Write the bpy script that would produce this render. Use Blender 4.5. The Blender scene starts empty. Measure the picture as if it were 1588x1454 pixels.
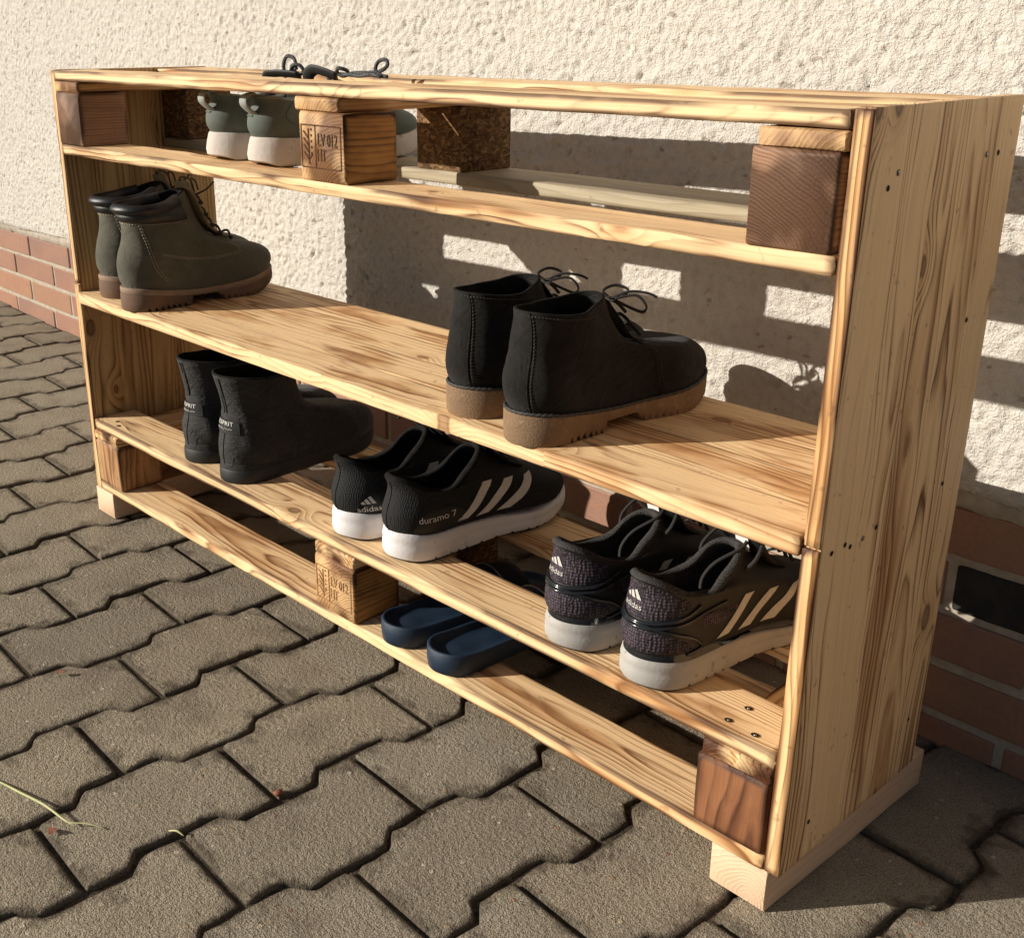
import bpy, bmesh, math, random
import numpy as np
from mathutils import Vector, Matrix
R = math.radians
random.seed(7); rng = np.random.default_rng(7)
SC = bpy.context.scene
COL = SC.collection
# ---------------------------------------------------------------- camera
def set_camera():
    C = Vector((1.8046, -0.8330, 0.8118)); yaw, pit, rol = 0.8202, -0.3598, -0.0015
    cy, sy, cp, sp = math.cos(yaw), math.sin(yaw), math.cos(pit), math.sin(pit)
    fw = Vector((-sy*cp, cy*cp, sp)); rt = Vector((cy, sy, 0)); up = rt.cross(fw)
    c, s = math.cos(rol), math.sin(rol)
    r2 = c*rt + s*up; u2 = -s*rt + c*up
    cam = bpy.data.cameras.new('camera'); ob = bpy.data.objects.new('camera', cam); COL.objects.link(ob)
    ob.matrix_world = Matrix(((r2.x, u2.x, -fw.x, C.x), (r2.y, u2.y, -fw.y, C.y), (r2.z, u2.z, -fw.z, C.z), (0, 0, 0, 1)))
    cam.sensor_fit = 'HORIZONTAL'; cam.sensor_width = 36
    cam.lens = 1757.93/1588*36
    cam.shift_x = (794-694.68)/1588; cam.shift_y = (712.36-727)/1588
    cam.clip_start = .02; cam.clip_end = 500
    SC.camera = ob
set_camera()
# ---------------------------------------------------------------- sky and sun
SUN = Vector((0.745, 1.0, -0.49)).normalized()          # the way the light travels
ELEV = math.asin(-SUN.z); AZ = math.atan2(-SUN.x, -SUN.y)   # compass bearing of the sun, clockwise from +Y
w = bpy.data.worlds.new('World'); SC.world = w; w.use_nodes = True
nt = w.node_tree; nt.nodes.clear()
sk = nt.nodes.new('ShaderNodeTexSky'); sk.sky_type = 'NISHITA'; sk.sun_disc = False
sk.sun_elevation = ELEV; sk.sun_rotation = AZ; sk.air_density = 1.0; sk.dust_density = 1.5
bg = nt.nodes.new('ShaderNodeBackground'); bg.inputs[1].default_value = 0.05
ow = nt.nodes.new('ShaderNodeOutputWorld')
nt.links.new(sk.outputs[0], bg.inputs[0]); nt.links.new(bg.outputs[0], ow.inputs[0])
sl = bpy.data.lights.new('sun', 'SUN'); sl.energy = 5.0; sl.angle = R(0.53); sl.color = (1.0, 0.935, 0.83)
so = bpy.data.objects.new('sun', sl); COL.objects.link(so); so.rotation_euler = SUN.to_track_quat('-Z', 'Y').to_euler(); so.location = (-3, -4, 3)
SC.view_settings.view_transform = 'Standard'; SC.view_settings.look = 'None'
SC.view_settings.exposure = 0.34; SC.view_settings.gamma = 1.0
SC.cycles.max_bounces = 6; SC.cycles.diffuse_bounces = 3; SC.cycles.glossy_bounces = 2

# ================================================================ node helpers
class NT:
    def __init__(s, name):
        s.m = bpy.data.materials.new(name); s.m.use_nodes = True; s.t = s.m.node_tree; s.t.nodes.clear()
        s.o = s.n('ShaderNodeOutputMaterial'); s.b = s.n('ShaderNodeBsdfPrincipled'); s.l(s.b.outputs[0], s.o.inputs[0])
    def n(s, ty, **kw):
        x = s.t.nodes.new(ty)
        for k, v in kw.items(): setattr(x, k, v)
        return x
    def l(s, a, b): s.t.links.new(a, b)
    def inp(s, sock, v):
        if hasattr(v, 'is_linked') or isinstance(v, bpy.types.NodeSocket): s.l(v, sock)
        else: sock.default_value = v
    def math(s, op, a, b=None, c=None, clamp=False):
        x = s.n('ShaderNodeMath', operation=op, use_clamp=clamp); s.inp(x.inputs[0], a)
        if b is not None: s.inp(x.inputs[1], b)
        if c is not None: s.inp(x.inputs[2], c)
        return x.outputs[0]
    def vmath(s, op, a, b=None):
        x = s.n('ShaderNodeVectorMath', operation=op); s.inp(x.inputs[0], a)
        if b is not None: s.inp(x.inputs[1], b)
        return x.outputs[0] if op not in ('LENGTH', 'DISTANCE', 'DOT_PRODUCT') else x.outputs[1]
    def noise(s, vec, scale=1, detail=3, rough=.55, dist=0):
        x = s.n('ShaderNodeTexNoise'); s.inp(x.inputs['Vector'], vec)
        x.inputs['Scale'].default_value = scale; x.inputs['Detail'].default_value = detail; x.inputs['Roughness'].default_value = rough; x.inputs['Distortion'].default_value = dist
        return x.outputs[0]
    def voro(s, vec, scale=1, feature='F1', out=0, rnd=1, dim='3D'):
        x = s.n('ShaderNodeTexVoronoi', feature=feature, voronoi_dimensions=dim); s.inp(x.inputs['Vector'], vec)
        x.inputs['Scale'].default_value = scale; x.inputs['Randomness'].default_value = rnd
        return x.outputs[out]
    def ramp(s, f, pts, interp='LINEAR'):
        x = s.n('ShaderNodeValToRGB'); s.inp(x.inputs[0], f); e = x.color_ramp; e.interpolation = interp
        while len(e.elements) < len(pts): e.elements.new(.5)
        for el, (p, c) in zip(e.elements, pts):
            el.position = p; el.color = (*c, 1) if not isinstance(c, (int, float)) else (c, c, c, 1)
        return x.outputs[0]
    def mix(s, f, a, b, mode='MIX'):
        x = s.n('ShaderNodeMix', data_type='RGBA', blend_type=mode); s.inp(x.inputs[0], f)
        for k, v in ((6, a), (7, b)):
            if isinstance(v, (tuple, list)): x.inputs[k].default_value = (*v[:3], 1)
            else: s.l(v, x.inputs[k])
        return x.outputs[2]
    def mapping(s, vec, scale=(1, 1, 1), loc=(0, 0, 0)):
        x = s.n('ShaderNodeMapping'); s.inp(x.inputs[0], vec); x.inputs['Scale'].default_value = scale; x.inputs['Location'].default_value = loc
        return x.outputs[0]
    def coord(s): return s.n('ShaderNodeTexCoord').outputs['Object']
    def rand(s): return s.n('ShaderNodeObjectInfo').outputs['Random']
    def bump(s, h, dist=.001, strength=1, prev=None):
        x = s.n('ShaderNodeBump'); x.inputs['Strength'].default_value = strength; x.inputs['Distance'].default_value = dist; s.inp(x.inputs['Height'], h)
        if prev is not None: s.l(prev, x.inputs['Normal'])
        return x.outputs[0]
    def done(s, col, rough=.6, normal=None, spec=.4, sheen=0):
        if isinstance(col, (tuple, list)): s.b.inputs['Base Color'].default_value = (*col[:3], 1)
        else: s.l(col, s.b.inputs['Base Color'])
        s.inp(s.b.inputs['Roughness'], rough); s.b.inputs['Specular IOR Level'].default_value = spec
        if sheen: s.b.inputs['Sheen Weight'].default_value = sheen; s.b.inputs['Sheen Roughness'].default_value = .5
        if normal is not None: s.l(normal, s.b.inputs['Normal'])
        return s.m

def mat_wood(name, light, mid, dark, char=(.5, .66), line=.75, freq=190., rough=.62, knots=.80, fiber=.25, edge=.7, off=(.02, .045), weak=.3, cs=(3.0, 18), epow=2.2):
    """solid 3D growth rings round a pith that runs along local X, torched so that the late wood turns dark in streaks"""
    s = NT(name); co = s.coord(); rd = s.rand()
    r2 = s.math('FRACT', s.math('MULTIPLY', rd, 17.31)); r3 = s.math('FRACT', s.math('MULTIPLY', rd, 57.77))
    cx = s.n('ShaderNodeCombineXYZ'); s.l(s.math('MULTIPLY', rd, 37.), cx.inputs[0]); s.l(s.math('MULTIPLY', r2, 11.), cx.inputs[1]); s.l(s.math('MULTIPLY', r3, 7.), cx.inputs[2])
    q = s.vmath('ADD', co, cx.outputs[0])
    wp = s.noise(s.mapping(q, (2.2, 9, 9)), 1, 1, .5)
    wp2 = s.noise(s.mapping(q, (9, 40, 40)), 1, 1, .5)
    sp = s.n('ShaderNodeSeparateXYZ'); s.l(co, sp.inputs[0])
    tilt = s.math('MULTIPLY', sp.outputs[0], s.math('MULTIPLY_ADD', r3, .07, -.035))
    oy = s.math('MULTIPLY_ADD', r2, off[0]*2, -off[0]); oz = s.math('MULTIPLY_ADD', r3, off[1], .012)
    y = s.math('ADD', s.math('ADD', sp.outputs[1], oy), s.math('MULTIPLY_ADD', wp, .06, -.03))
    z = s.math('ADD', s.math('ADD', sp.outputs[2], oz), tilt)
    cv = s.n('ShaderNodeCombineXYZ'); s.l(y, cv.inputs[1]); s.l(z, cv.inputs[2])
    r = s.vmath('LENGTH', cv.outputs[0])
    r = s.math('ADD', r, s.math('MULTIPLY', wp2, .007))
    km = None
    if knots:
        kv = s.mapping(q, (7.0, 12, 1.2))
        vo = s.n('ShaderNodeTexVoronoi', feature='F1', voronoi_dimensions='2D'); s.l(kv, vo.inputs['Vector']); vo.inputs['Scale'].default_value = 1
        csp = s.n('ShaderNodeSeparateColor'); s.l(vo.outputs['Color'], csp.inputs[0])
        on = s.math('GREATER_THAN', csp.outputs[0], knots)
        d = s.math('MULTIPLY_ADD', wp2, .10, s.math('ADD', vo.outputs['Distance'], -.05))
        r = s.math('ADD', r, s.math('MULTIPLY', on, s.math('MULTIPLY', .015, s.math('POWER', 2.718, s.math('MULTIPLY', s.math('MULTIPLY', d, d), -22.)))))
        ks = s.math('MULTIPLY_ADD', csp.outputs[1], .5, .7)
        d2 = s.math('DIVIDE', d, ks)
        km = s.math('MULTIPLY', on, s.ramp(d2, [(.045, .75), (.07, 1), (.105, 0)]))
        kr = s.math('MULTIPLY', on, s.ramp(d2, [(.08, 1), (.30, 0)]))
    ph = s.math('MULTIPLY', r, freq)
    saw = s.math('FRACT', ph)
    rid = s.math('FRACT', s.math('MULTIPLY', s.math('SINE', s.math('MULTIPLY', s.math('FLOOR', ph), 12.9)), 43.7))
    ln = s.ramp(saw, [(.0, .3), (.1, 0), (.40, .08), (.72, .55), (.88, 1), (1, .3)])
    ln = s.math('MULTIPLY', ln, s.math('MULTIPLY_ADD', rid, .65, .35))
    fb = s.noise(s.mapping(q, (14, 420, 420)), 1, 1, .6)
    cn = s.noise(s.mapping(q, (cs[0], cs[1], cs[1])), 1, 3, .65)
    cf = s.math('ADD', cn, s.math('ADD', s.math('MULTIPLY_ADD', fb, .16, -.08), s.math('MULTIPLY_ADD', ln, .11, -.035)))
    ch = s.ramp(cf, [(char[0], 0), (char[1], 1)])
    ch2 = s.ramp(cf, [(char[1]-.01, 0), (char[1]+.11, 1)])
    base = s.mix(s.math('MULTIPLY', ch, .55), light, mid)
    lf = s.math('MULTIPLY', ln, s.math('MULTIPLY_ADD', ch, line*(1-weak), line*weak), clamp=True)
    c = s.mix(lf, base, dark)
    c = s.mix(s.math('MULTIPLY', ch2, .70), c, s.mix(.55, mid, dark))
    c = s.mix(s.math('MULTIPLY', s.math('SUBTRACT', 1., fb), fiber), c, tuple(x*.55 for x in mid))
    if km is not None:
        c = s.mix(s.math('MULTIPLY', kr, .30), c, mid)
        c = s.mix(s.math('MULTIPLY', km, .75), c, tuple(x*.8 for x in dark))
    if edge:
        at = s.n('ShaderNodeAttribute', attribute_name='scorch')
        em = s.math('MULTIPLY', s.math('POWER', at.outputs['Fac'], epow), s.ramp(s.noise(s.mapping(q, (5, 14, 14)), 1, 2, .6), [(.41, 0), (.56, 1)]))
        c = s.mix(s.math('MULTIPLY', em, edge), c, tuple(x*.7 for x in dark))
    dm = s.ramp(s.noise(q, 95, 1, .5), [(.70, 0), (.76, 1)])
    c = s.mix(s.math('MULTIPLY', dm, .3), c, tuple(x*.6 for x in dark))
    b = s.bump(s.math('ADD', fb, s.math('MULTIPLY', ln, 1.2)), .0009, .45)
    return s.done(c, s.math('MULTIPLY_ADD', fb, .2, rough-.1), b, .3)

def mat_noise(name, a, b, scale=60, rough=.8, bump=.0008, bscale=300, spec=.3, sheen=0, c3=None, th=(.35, .65), bstr=.6, soft=0.):
    s = NT(name); co = s.coord()
    f = s.ramp(s.noise(co, scale, 4, .6), [(th[0], 0), (th[1], 1)])
    c = s.mix(f, a, b)
    if c3: c = s.mix(s.ramp(s.noise(co, scale*3.1, 2, .5), [(.62, 0), (.68, 1)]), c, c3)
    bm = s.bump(s.noise(co, bscale, 3, .65), bump, bstr)
    if soft: bm = s.bump(s.noise(s.mapping(co, (1, 1, 1.7)), 42, 3, .55, 1.2), soft, .6, bm)
    return s.done(c, rough, bm, spec, sheen)

M = {}
M['deck'] = mat_wood('scorched_spruce', (.88, .62, .345), (.50, .205, .052), (.085, .029, .010), char=(.48, .60), line=1., epow=1.0, edge=.85, weak=.28)
M['edge'] = mat_wood('scorched_spruce_bright', (.88, .61, .32), (.52, .225, .055), (.10, .033, .011), char=(.42, .57), line=1., knots=0, weak=.4, edge=1., epow=1.0, cs=(2.2, 60))
M['shelf'] = mat_wood('scorched_shelf_spruce', (.88, .625, .35), (.50, .21, .055), (.15, .055, .017), char=(.47, .60), line=.95, edge=.5, cs=(4.5, 15), weak=.22, freq=170.)
M['stave'] = mat_wood('scorched_panel_spruce', (.86, .585, .315), (.40, .165, .045), (.075, .026, .009), char=(.47, .58), line=1., freq=230., edge=0, knots=.95, cs=(1.2, 11), weak=.10, fiber=.18)
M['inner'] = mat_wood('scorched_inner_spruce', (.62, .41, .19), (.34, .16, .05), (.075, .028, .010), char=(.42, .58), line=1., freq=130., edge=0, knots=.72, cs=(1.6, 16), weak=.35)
M['raw'] = mat_wood('planed_pine', (.70, .49, .33), (.65, .43, .27), (.48, .27, .14), char=(.5, .8), line=.42, freq=240., knots=0, fiber=.15, edge=0)
M['grey'] = mat_wood('weathered_spruce', (.43, .365, .25), (.36, .285, .17), (.15, .10, .06), char=(.45, .65), line=.75, knots=0, fiber=.4, edge=.3)
M['dark'] = mat_wood('scorched_brown_block', (.34, .195, .12), (.22, .11, .06), (.10, .045, .022), char=(.38, .62), line=.7, freq=300., knots=0, fiber=.3, edge=.85, off=(.10, .16), weak=.75, cs=(6, 12))
M['red'] = mat_wood('scorched_red_block', (.29, .125, .055), (.17, .062, .025), (.045, .015, .007), char=(.38, .56), line=.95, freq=170., knots=0, fiber=.35, edge=.85, weak=.6, cs=(8, 20))
M['brown'] = mat_wood('scorched_tan_block', (.50, .29, .14), (.30, .14, .055), (.08, .03, .012), char=(.40, .58), line=.9, freq=190., knots=0, fiber=.35, edge=.85, cs=(8, 26))
M['orange'] = mat_wood('torched_shaded_block_side', (.50, .255, .075), (.27, .115, .03), (.05, .018, .007), char=(.40, .58), line=.9, freq=200., knots=0, fiber=.35, edge=1., cs=(10, 16))  # scorch colour that also carries the painted shade of the lower block's side
M['tan'] = mat_wood('tan_block', (.68, .43, .215), (.45, .225, .085), (.18, .07, .024), char=(.49, .64), line=.6, freq=230., knots=0, fiber=.35, edge=.9, off=(.08, .1), weak=.2)
def mat_chip():
    s = NT('pressed_chip_block'); co = s.coord()
    q = s.vmath('ADD', co, s.vmath('SCALE', s.noise(co, 60, 2, .5), None) if False else co)
    wv = s.n('ShaderNodeVectorMath', operation='MULTIPLY_ADD'); nx = s.n('ShaderNodeTexNoise'); s.l(co, nx.inputs[0]); nx.inputs['Scale'].default_value = 70
    s.l(nx.outputs[1], wv.inputs[0]); wv.inputs[1].default_value = (.02, .02, .02); s.l(co, wv.inputs[2])
    v = s.n('ShaderNodeTexVoronoi'); s.l(s.mapping(wv.outputs[0], (1, 1, 2.2)), v.inputs['Vector']); v.inputs['Scale'].default_value = 170
    sc = s.n('ShaderNodeSeparateColor'); s.l(v.outputs['Color'], sc.inputs[0])
    c = s.ramp(sc.outputs[0], [(0, (.06, .032, .015)), (.5, (.135, .072, .032)), (.85, (.20, .115, .05)), (1, (.30, .18, .08))])
    return s.done(c, .85, s.bump(sc.outputs[1], .002, .7), .2)
M['chip'] = mat_chip()

def mat_plaster():
    s = NT('scraped_plaster'); co = s.coord()
    f = s.noise(co, 1.6, 3, .6); g = s.noise(co, 80, 3, .6)
    c = s.mix(s.ramp(f, [(.3, 0), (.7, 1)]), (.68, .64, .58), (.645, .605, .55))
    c = s.mix(s.ramp(g, [(.3, .5), (.52, 0)]), c, (.47, .415, .345))
    fl = s.ramp(s.noise(s.mapping(co, (1, 1, 1.6)), 46, 1, .5), [(.68, 0), (.74, 1)])      # sparse dark brown flecks
    c = s.mix(s.math('MULTIPLY', fl, .6), c, (.27, .20, .14))
    b = s.bump(s.noise(s.mapping(co, (1, 1, 1.2)), 270, 3, .7), .0055, 1.)
    return s.done(c, .95, b, .15)
M['plaster'] = mat_plaster()
M['band'] = mat_noise('plinth_mortar', (.46, .41, .345), (.33, .28, .225), 40, .95, .003, 160, .1)
M['mortar'] = mat_noise('joint_mortar', (.43, .375, .305), (.33, .285, .225), 60, .95, .002, 220, .1)

def mat_brick():
    s = NT('clinker_brick'); co = s.coord(); rd = s.rand()
    c = s.ramp(rd, [(0, (.25, .132, .096)), (.25, (.29, .148, .102)), (.5, (.225, .13, .103)), (.7, (.36, .19, .10)), (.9, (.275, .122, .093)), (1, (.195, .12, .099))])
    q = s.vmath('ADD', co, s.vmath('SCALE', co) if False else co)
    f = s.noise(s.mapping(co, (7, 12, 16)), 1, 3, .6)
    c = s.mix(s.ramp(f, [(.42, 0), (.62, .7)]), c, (.31, .16, .098))
    g = s.noise(co, 180, 3, .6)
    c = s.mix(s.ramp(g, [(.35, .4), (.6, 0)]), c, (.20, .11, .082))
    return s.done(c, .6, s.bump(g, .0012, .5), .4)
M['brick'] = mat_brick()
M['black_brick'] = mat_noise('black_clinker', (.022, .021, .021), (.035, .032, .030), 40, .8, .001, 150, .2)

def mat_paver():
    s = NT('concrete_paver'); co = s.coord(); rd = s.rand()
    cx = s.n('ShaderNodeCombineXYZ'); s.l(s.math('MULTIPLY', rd, 40.), cx.inputs[0]); s.l(s.math('MULTIPLY', rd, 23.), cx.inputs[1])
    q = s.vmath('ADD', co, cx.outputs[0])
    tone = s.ramp(rd, [(0, (.275, .236, .174)), (.2, (.395, .336, .246)), (.4, (.32, .274, .205)), (.6, (.43, .364, .262)), (.8, (.36, .302, .214)), (1, (.38, .332, .254))])
    n1 = s.noise(q, 13, 4, .65)
    c = s.mix(s.ramp(n1, [(.38, .0), (.68, .6)]), tone, (.25, .208, .15))
    gr = s.noise(q, 520, 2, .7)
    c = s.mix(s.ramp(gr, [(.36, .85), (.52, 0)]), c, (.13, .105, .075))
    c = s.mix(s.ramp(gr, [(.55, 0), (.70, .7)]), c, (.50, .44, .355))
    pb = s.n('ShaderNodeTexVoronoi'); s.l(q, pb.inputs['Vector']); pb.inputs['Scale'].default_value = 85
    ps = s.n('ShaderNodeSeparateColor'); s.l(pb.outputs['Color'], ps.inputs[0])
    pm = s.math('MULTIPLY', s.math('GREATER_THAN', ps.outputs[0], .82), s.ramp(pb.outputs['Distance'], [(.20, 1), (.26, 0)]))
    pc = s.ramp(ps.outputs[1], [(0, (.56, .52, .46)), (.4, (.46, .37, .24)), (.7, (.36, .20, .12)), (1, (.22, .20, .18))])
    c = s.mix(s.math('MULTIPLY', pm, .85), c, pc)
    h2 = s.noise(q, 150, 3, .7)
    c = s.mix(s.ramp(h2, [(.30, .7), (.40, 0)]), c, (.10, .082, .06))
    at = s.n('ShaderNodeAttribute', attribute_name='rim')
    dn = s.noise(q, 34, 3, .65)
    dm = s.ramp(s.math('ADD', s.math('MULTIPLY', at.outputs['Fac'], .36), s.math('MULTIPLY', dn, .75)), [(.50, 0), (.70, .85)])
    c = s.mix(dm, c, (.085, .066, .046))                       # sand and moss worked into the edges
    st = s.ramp(s.noise(q, 6.5, 3, .6), [(.55, 0), (.72, .45)])
    c = s.mix(st, c, (.17, .135, .095))
    h = s.math('ADD', s.math('MULTIPLY', gr, .6), s.math('ADD', h2, s.math('MULTIPLY', pm, .25)))
    b = s.bump(h, .0062, .95)
    return s.done(c, .92, b, .2)
M['paver'] = mat_paver()
M['soil'] = mat_noise('joint_soil', (.035, .027, .019), (.085, .066, .046), 90, 1, .004, 260, .1, c3=(.16, .13, .10))

M['hole'] = mat_noise('dark_hole', (.03, .018, .01), (.05, .03, .015), 200, 1, .0005, 300, .1)
M['steel'] = mat_noise('zinc_screw', (.42, .38, .31), (.30, .27, .22), 300, .38, .0003, 900, .5)
M['steel'].node_tree.nodes['Principled BSDF'].inputs['Metallic'].default_value = .9
M['faint_ink'] = mat_noise('faint_branded_ink', (.16, .075, .03), (.34, .19, .085), 120, .8, .0005, 300, .2, th=(.4, .6))
M['ink'] = mat_noise('branded_ink', (.055, .022, .010), (.11, .05, .022), 160, .8, .0005, 300, .2)

M['suede'] = mat_noise('black_suede', (.0095, .0085, .0078), (.020, .0175, .015), 24, .95, .0018, 900, .10, .10, th=(.36, .70), soft=.004)
M['crepe'] = mat_noise('gum_sole', (.235, .150, .085), (.165, .102, .057), 30, .75, .0016, 420, .3, c3=(.26, .17, .10), th=(.3, .7))
M['welt'] = mat_noise('dark_welt', (.03, .027, .024), (.05, .045, .04), 120, .6, .001, 700, .4)
M['blacklace'] = mat_noise('black_lace', (.015, .014, .014), (.03, .028, .028), 900, .8, .0008, 1800, .3)
M['inside'] = mat_noise('dark_lining', (.010, .0095, .009), (.018, .017, .016), 80, .95, .0008, 900, .1)
M['nubuck'] = mat_noise('olive_nubuck', (.078, .074, .055), (.112, .104, .078), 22, .9, .0012, 1000, .2, .15, soft=.003)
M['blackleather'] = mat_noise('black_leather', (.014, .013, .014), (.022, .02, .02), 90, .38, .0005, 1100, .5)
M['tanlining'] = mat_noise('tan_tongue', (.20, .165, .105), (.25, .205, .135), 60, .9, .0008, 900, .2)
M['brownsole'] = mat_noise('brown_rubber', (.165, .098, .062), (.12, .07, .045), 35, .7, .001, 500, .3)
M['palemidsole'] = mat_noise('pale_midsole', (.27, .185, .125), (.21, .14, .095), 50, .7, .0006, 500, .3)
M['thread'] = mat_noise('tan_thread', (.40, .35, .26), (.32, .27, .19), 500, .8, .0003, 1500, .3)
M['brownlace'] = mat_noise('olive_lace', (.16, .13, .085), (.035, .03, .024), 480, .8, .0008, 1800, .3)
M['feltboot'] = mat_noise('black_napped_boot', (.011, .0105, .0105), (.021, .020, .020), 18, .70, .0014, 600, .35, .12, th=(.42, .7), soft=.007)
M['rubber'] = mat_noise('black_rubber', (.013, .0125, .0125), (.02, .019, .019), 50, .6, .0006, 700, .4)
M['tag'] = mat_noise('black_tag', (.012, .012, .012), (.018, .018, .018), 200, .7, .0004, 1800, .3)
M['print'] = mat_noise('pale_print', (.62, .60, .56), (.55, .53, .49), 200, .6, .0002, 900, .3)
M['silver'] = mat_noise('silver_print', (.52, .50, .46), (.42, .40, .37), 260, .4, .0002, 900, .5)

def mat_knit(name, a, b, sx=420, rough=.8, bump=.0014):
    s = NT(name); co = s.coord()
    v = s.n('ShaderNodeTexVoronoi'); s.l(s.mapping(co, (1.1, 1, 1)), v.inputs['Vector']); v.inputs['Scale'].default_value = sx; v.inputs['Randomness'].default_value = .35
    c = s.mix(s.ramp(v.outputs['Distance'], [(.2, 0), (.6, 1)]), b, a)
    return s.done(c, rough, s.bump(s.math('SUBTRACT', 1., v.outputs['Distance']), bump, .8), .3)
M['mesh'] = mat_knit('black_mesh', (.007, .007, .0075), (.019, .019, .020), 420)
M['purplemesh'] = mat_knit('purple_black_knit', (.012, .009, .013), (.095, .068, .086), 300, .75, .002)
M['greymesh'] = mat_knit('charcoal_knit_binding', (.022, .021, .020), (.075, .070, .066), 520)
M['synth'] = mat_noise('black_synthetic', (.0085, .0085, .0088), (.013, .013, .013), 60, .55, .0004, 900, .4)
M['gloss'] = mat_noise('glossy_navy_overlay', (.010, .0115, .015), (.014, .016, .020), 30, .16, .0004, 120, .6)
M['whitefoam'] = mat_noise('scuffed_white_foam', (.72, .69, .69), (.60, .565, .545), 16, .6, .0006, 300, .35, c3=(.50, .45, .39), th=(.42, .68))
M['greyfoam'] = mat_noise('grey_foam', (.40, .38, .355), (.33, .312, .288), 20, .65, .0006, 260, .35, c3=(.25, .228, .20))
M['dirtyfoam'] = mat_noise('dirty_offwhite_foam', (.52, .475, .435), (.42, .365, .32), 18, .75, .0012, 140, .3, c3=(.33, .26, .20), th=(.4, .7))
M['greenknit'] = mat_noise('grey_green_upper', (.092, .108, .094), (.115, .132, .115), 40, .75, .0006, 1100, .3)
M['greenpale'] = mat_noise('pale_green_tab', (.30, .315, .285), (.25, .265, .24), 90, .75, .0005, 800, .3)
M['ropelace'] = mat_knit('speckled_rope_lace', (.014, .014, .016), (.15, .15, .155), 480, .7, .001)
M['navy'] = mat_noise('navy_rubber', (.0105, .024, .046), (.014, .030, .056), 40, .48, .0010, 900, .4)
M['bluetag'] = mat_noise('white_size_tag', (.70, .69, .67), (.62, .61, .59), 120, .7, .0002, 900, .3)
M['grass'] = mat_noise('dry_grass', (.42, .44, .20), (.55, .52, .30), 40, .7, .0003, 400, .3)
M['leaf'] = mat_noise('dead_leaf', (.14, .045, .028), (.22, .09, .05), 160, .8, .001, 300, .3)
M['pebble'] = mat_noise('pebble', (.46, .41, .34), (.36, .30, .24), 90, .7, .0008, 400, .3)

# ================================================================ mesh helpers
def link(o, parent=None):
    COL.objects.link(o)
    if parent is not None: o.parent = parent
    return o
def mesh_obj(name, v, f, m, parent=None, smooth=True):
    me = bpy.data.meshes.new(name); me.from_pydata([tuple(map(float, p)) for p in v], [], [tuple(map(int, q)) for q in f])
    me.materials.append(M[m] if isinstance(m, str) else m)
    if smooth: me.polygons.foreach_set('use_smooth', [True]*len(me.polygons))
    me.update()
    return link(bpy.data.objects.new(name, me), parent)
def tag(o, label=None, cat=None, group=None, kind=None):
    if label: o['label'] = label
    if cat: o['category'] = cat
    if group: o['group'] = group
    if kind: o['kind'] = kind
    return o
def empty(name, loc=(0, 0, 0), rot=(0, 0, 0)):
    o = bpy.data.objects.new(name, None); o.empty_display_size = .05; o.location = loc; o.rotation_euler = rot; return link(o)
class MB:
    def __init__(s): s.v = []; s.f = []
    def add(s, v, f):
        b = len(s.v); s.v += [tuple(p) for p in v]; s.f += [tuple(i+b for i in q) for q in f]
    def box(s, x0, x1, y0, y1, z0, z1):
        v = [(x, y, z) for x in (x0, x1) for y in (y0, y1) for z in (z0, z1)]
        s.add(v, [(0, 1, 3, 2), (4, 6, 7, 5), (0, 4, 5, 1), (2, 3, 7, 6), (0, 2, 6, 4), (1, 5, 7, 3)])
    def tube(s, pts, r, n=8, closed=False, flat=1.0):
        P = catmull(np.array(pts, float), closed)
        k = len(P); T = np.roll(P, -1, 0)-np.roll(P, 1, 0)
        if not closed: T[0] = P[1]-P[0]; T[-1] = P[-1]-P[-2]
        T /= np.linalg.norm(T, axis=1)[:, None]+1e-12
        nrm = np.cross(T[0], (0, 0, 1.)); 
        if np.linalg.norm(nrm) < 1e-3: nrm = np.cross(T[0], (1., 0, 0))
        nrm /= np.linalg.norm(nrm); v = []
        for i in range(k):
            nrm = nrm-T[i]*(nrm@T[i]); nrm /= np.linalg.norm(nrm); b = np.cross(T[i], nrm)
            for j in range(n):
                a = 2*math.pi*j/n; v.append(P[i]+r*(math.cos(a)*nrm+flat*math.sin(a)*b))
        f = []
        for i in range(k if closed else k-1):
            for j in range(n):
                i2 = (i+1) % k; f.append((i*n+j, i*n+(j+1) % n, i2*n+(j+1) % n, i2*n+j))
        if not closed: f += [tuple(range(n))[::-1], tuple((k-1)*n+j for j in range(n))]
        s.add(v, f)
    def build(s, name, m, parent=None, smooth=True): return mesh_obj(name, s.v, s.f, m, parent, smooth)
def catmull(P, closed=False, sub=5):
    k = len(P)
    if k < 3: return P
    out = []
    for i in range(k if closed else k-1):
        g = (lambda j: P[j % k]) if closed else (lambda j: P[min(max(j, 0), k-1)])
        p0, p1, p2, p3 = g(i-1), g(i), g(i+1), g(i+2)
        for q in range(sub):
            t = q/sub; out.append(.5*((2*p1)+(-p0+p2)*t+(2*p0-5*p1+4*p2-p3)*t*t+(-p0+3*p1-3*p2+p3)*t**3))
    if not closed: out.append(P[-1])
    return np.array(out)

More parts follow.
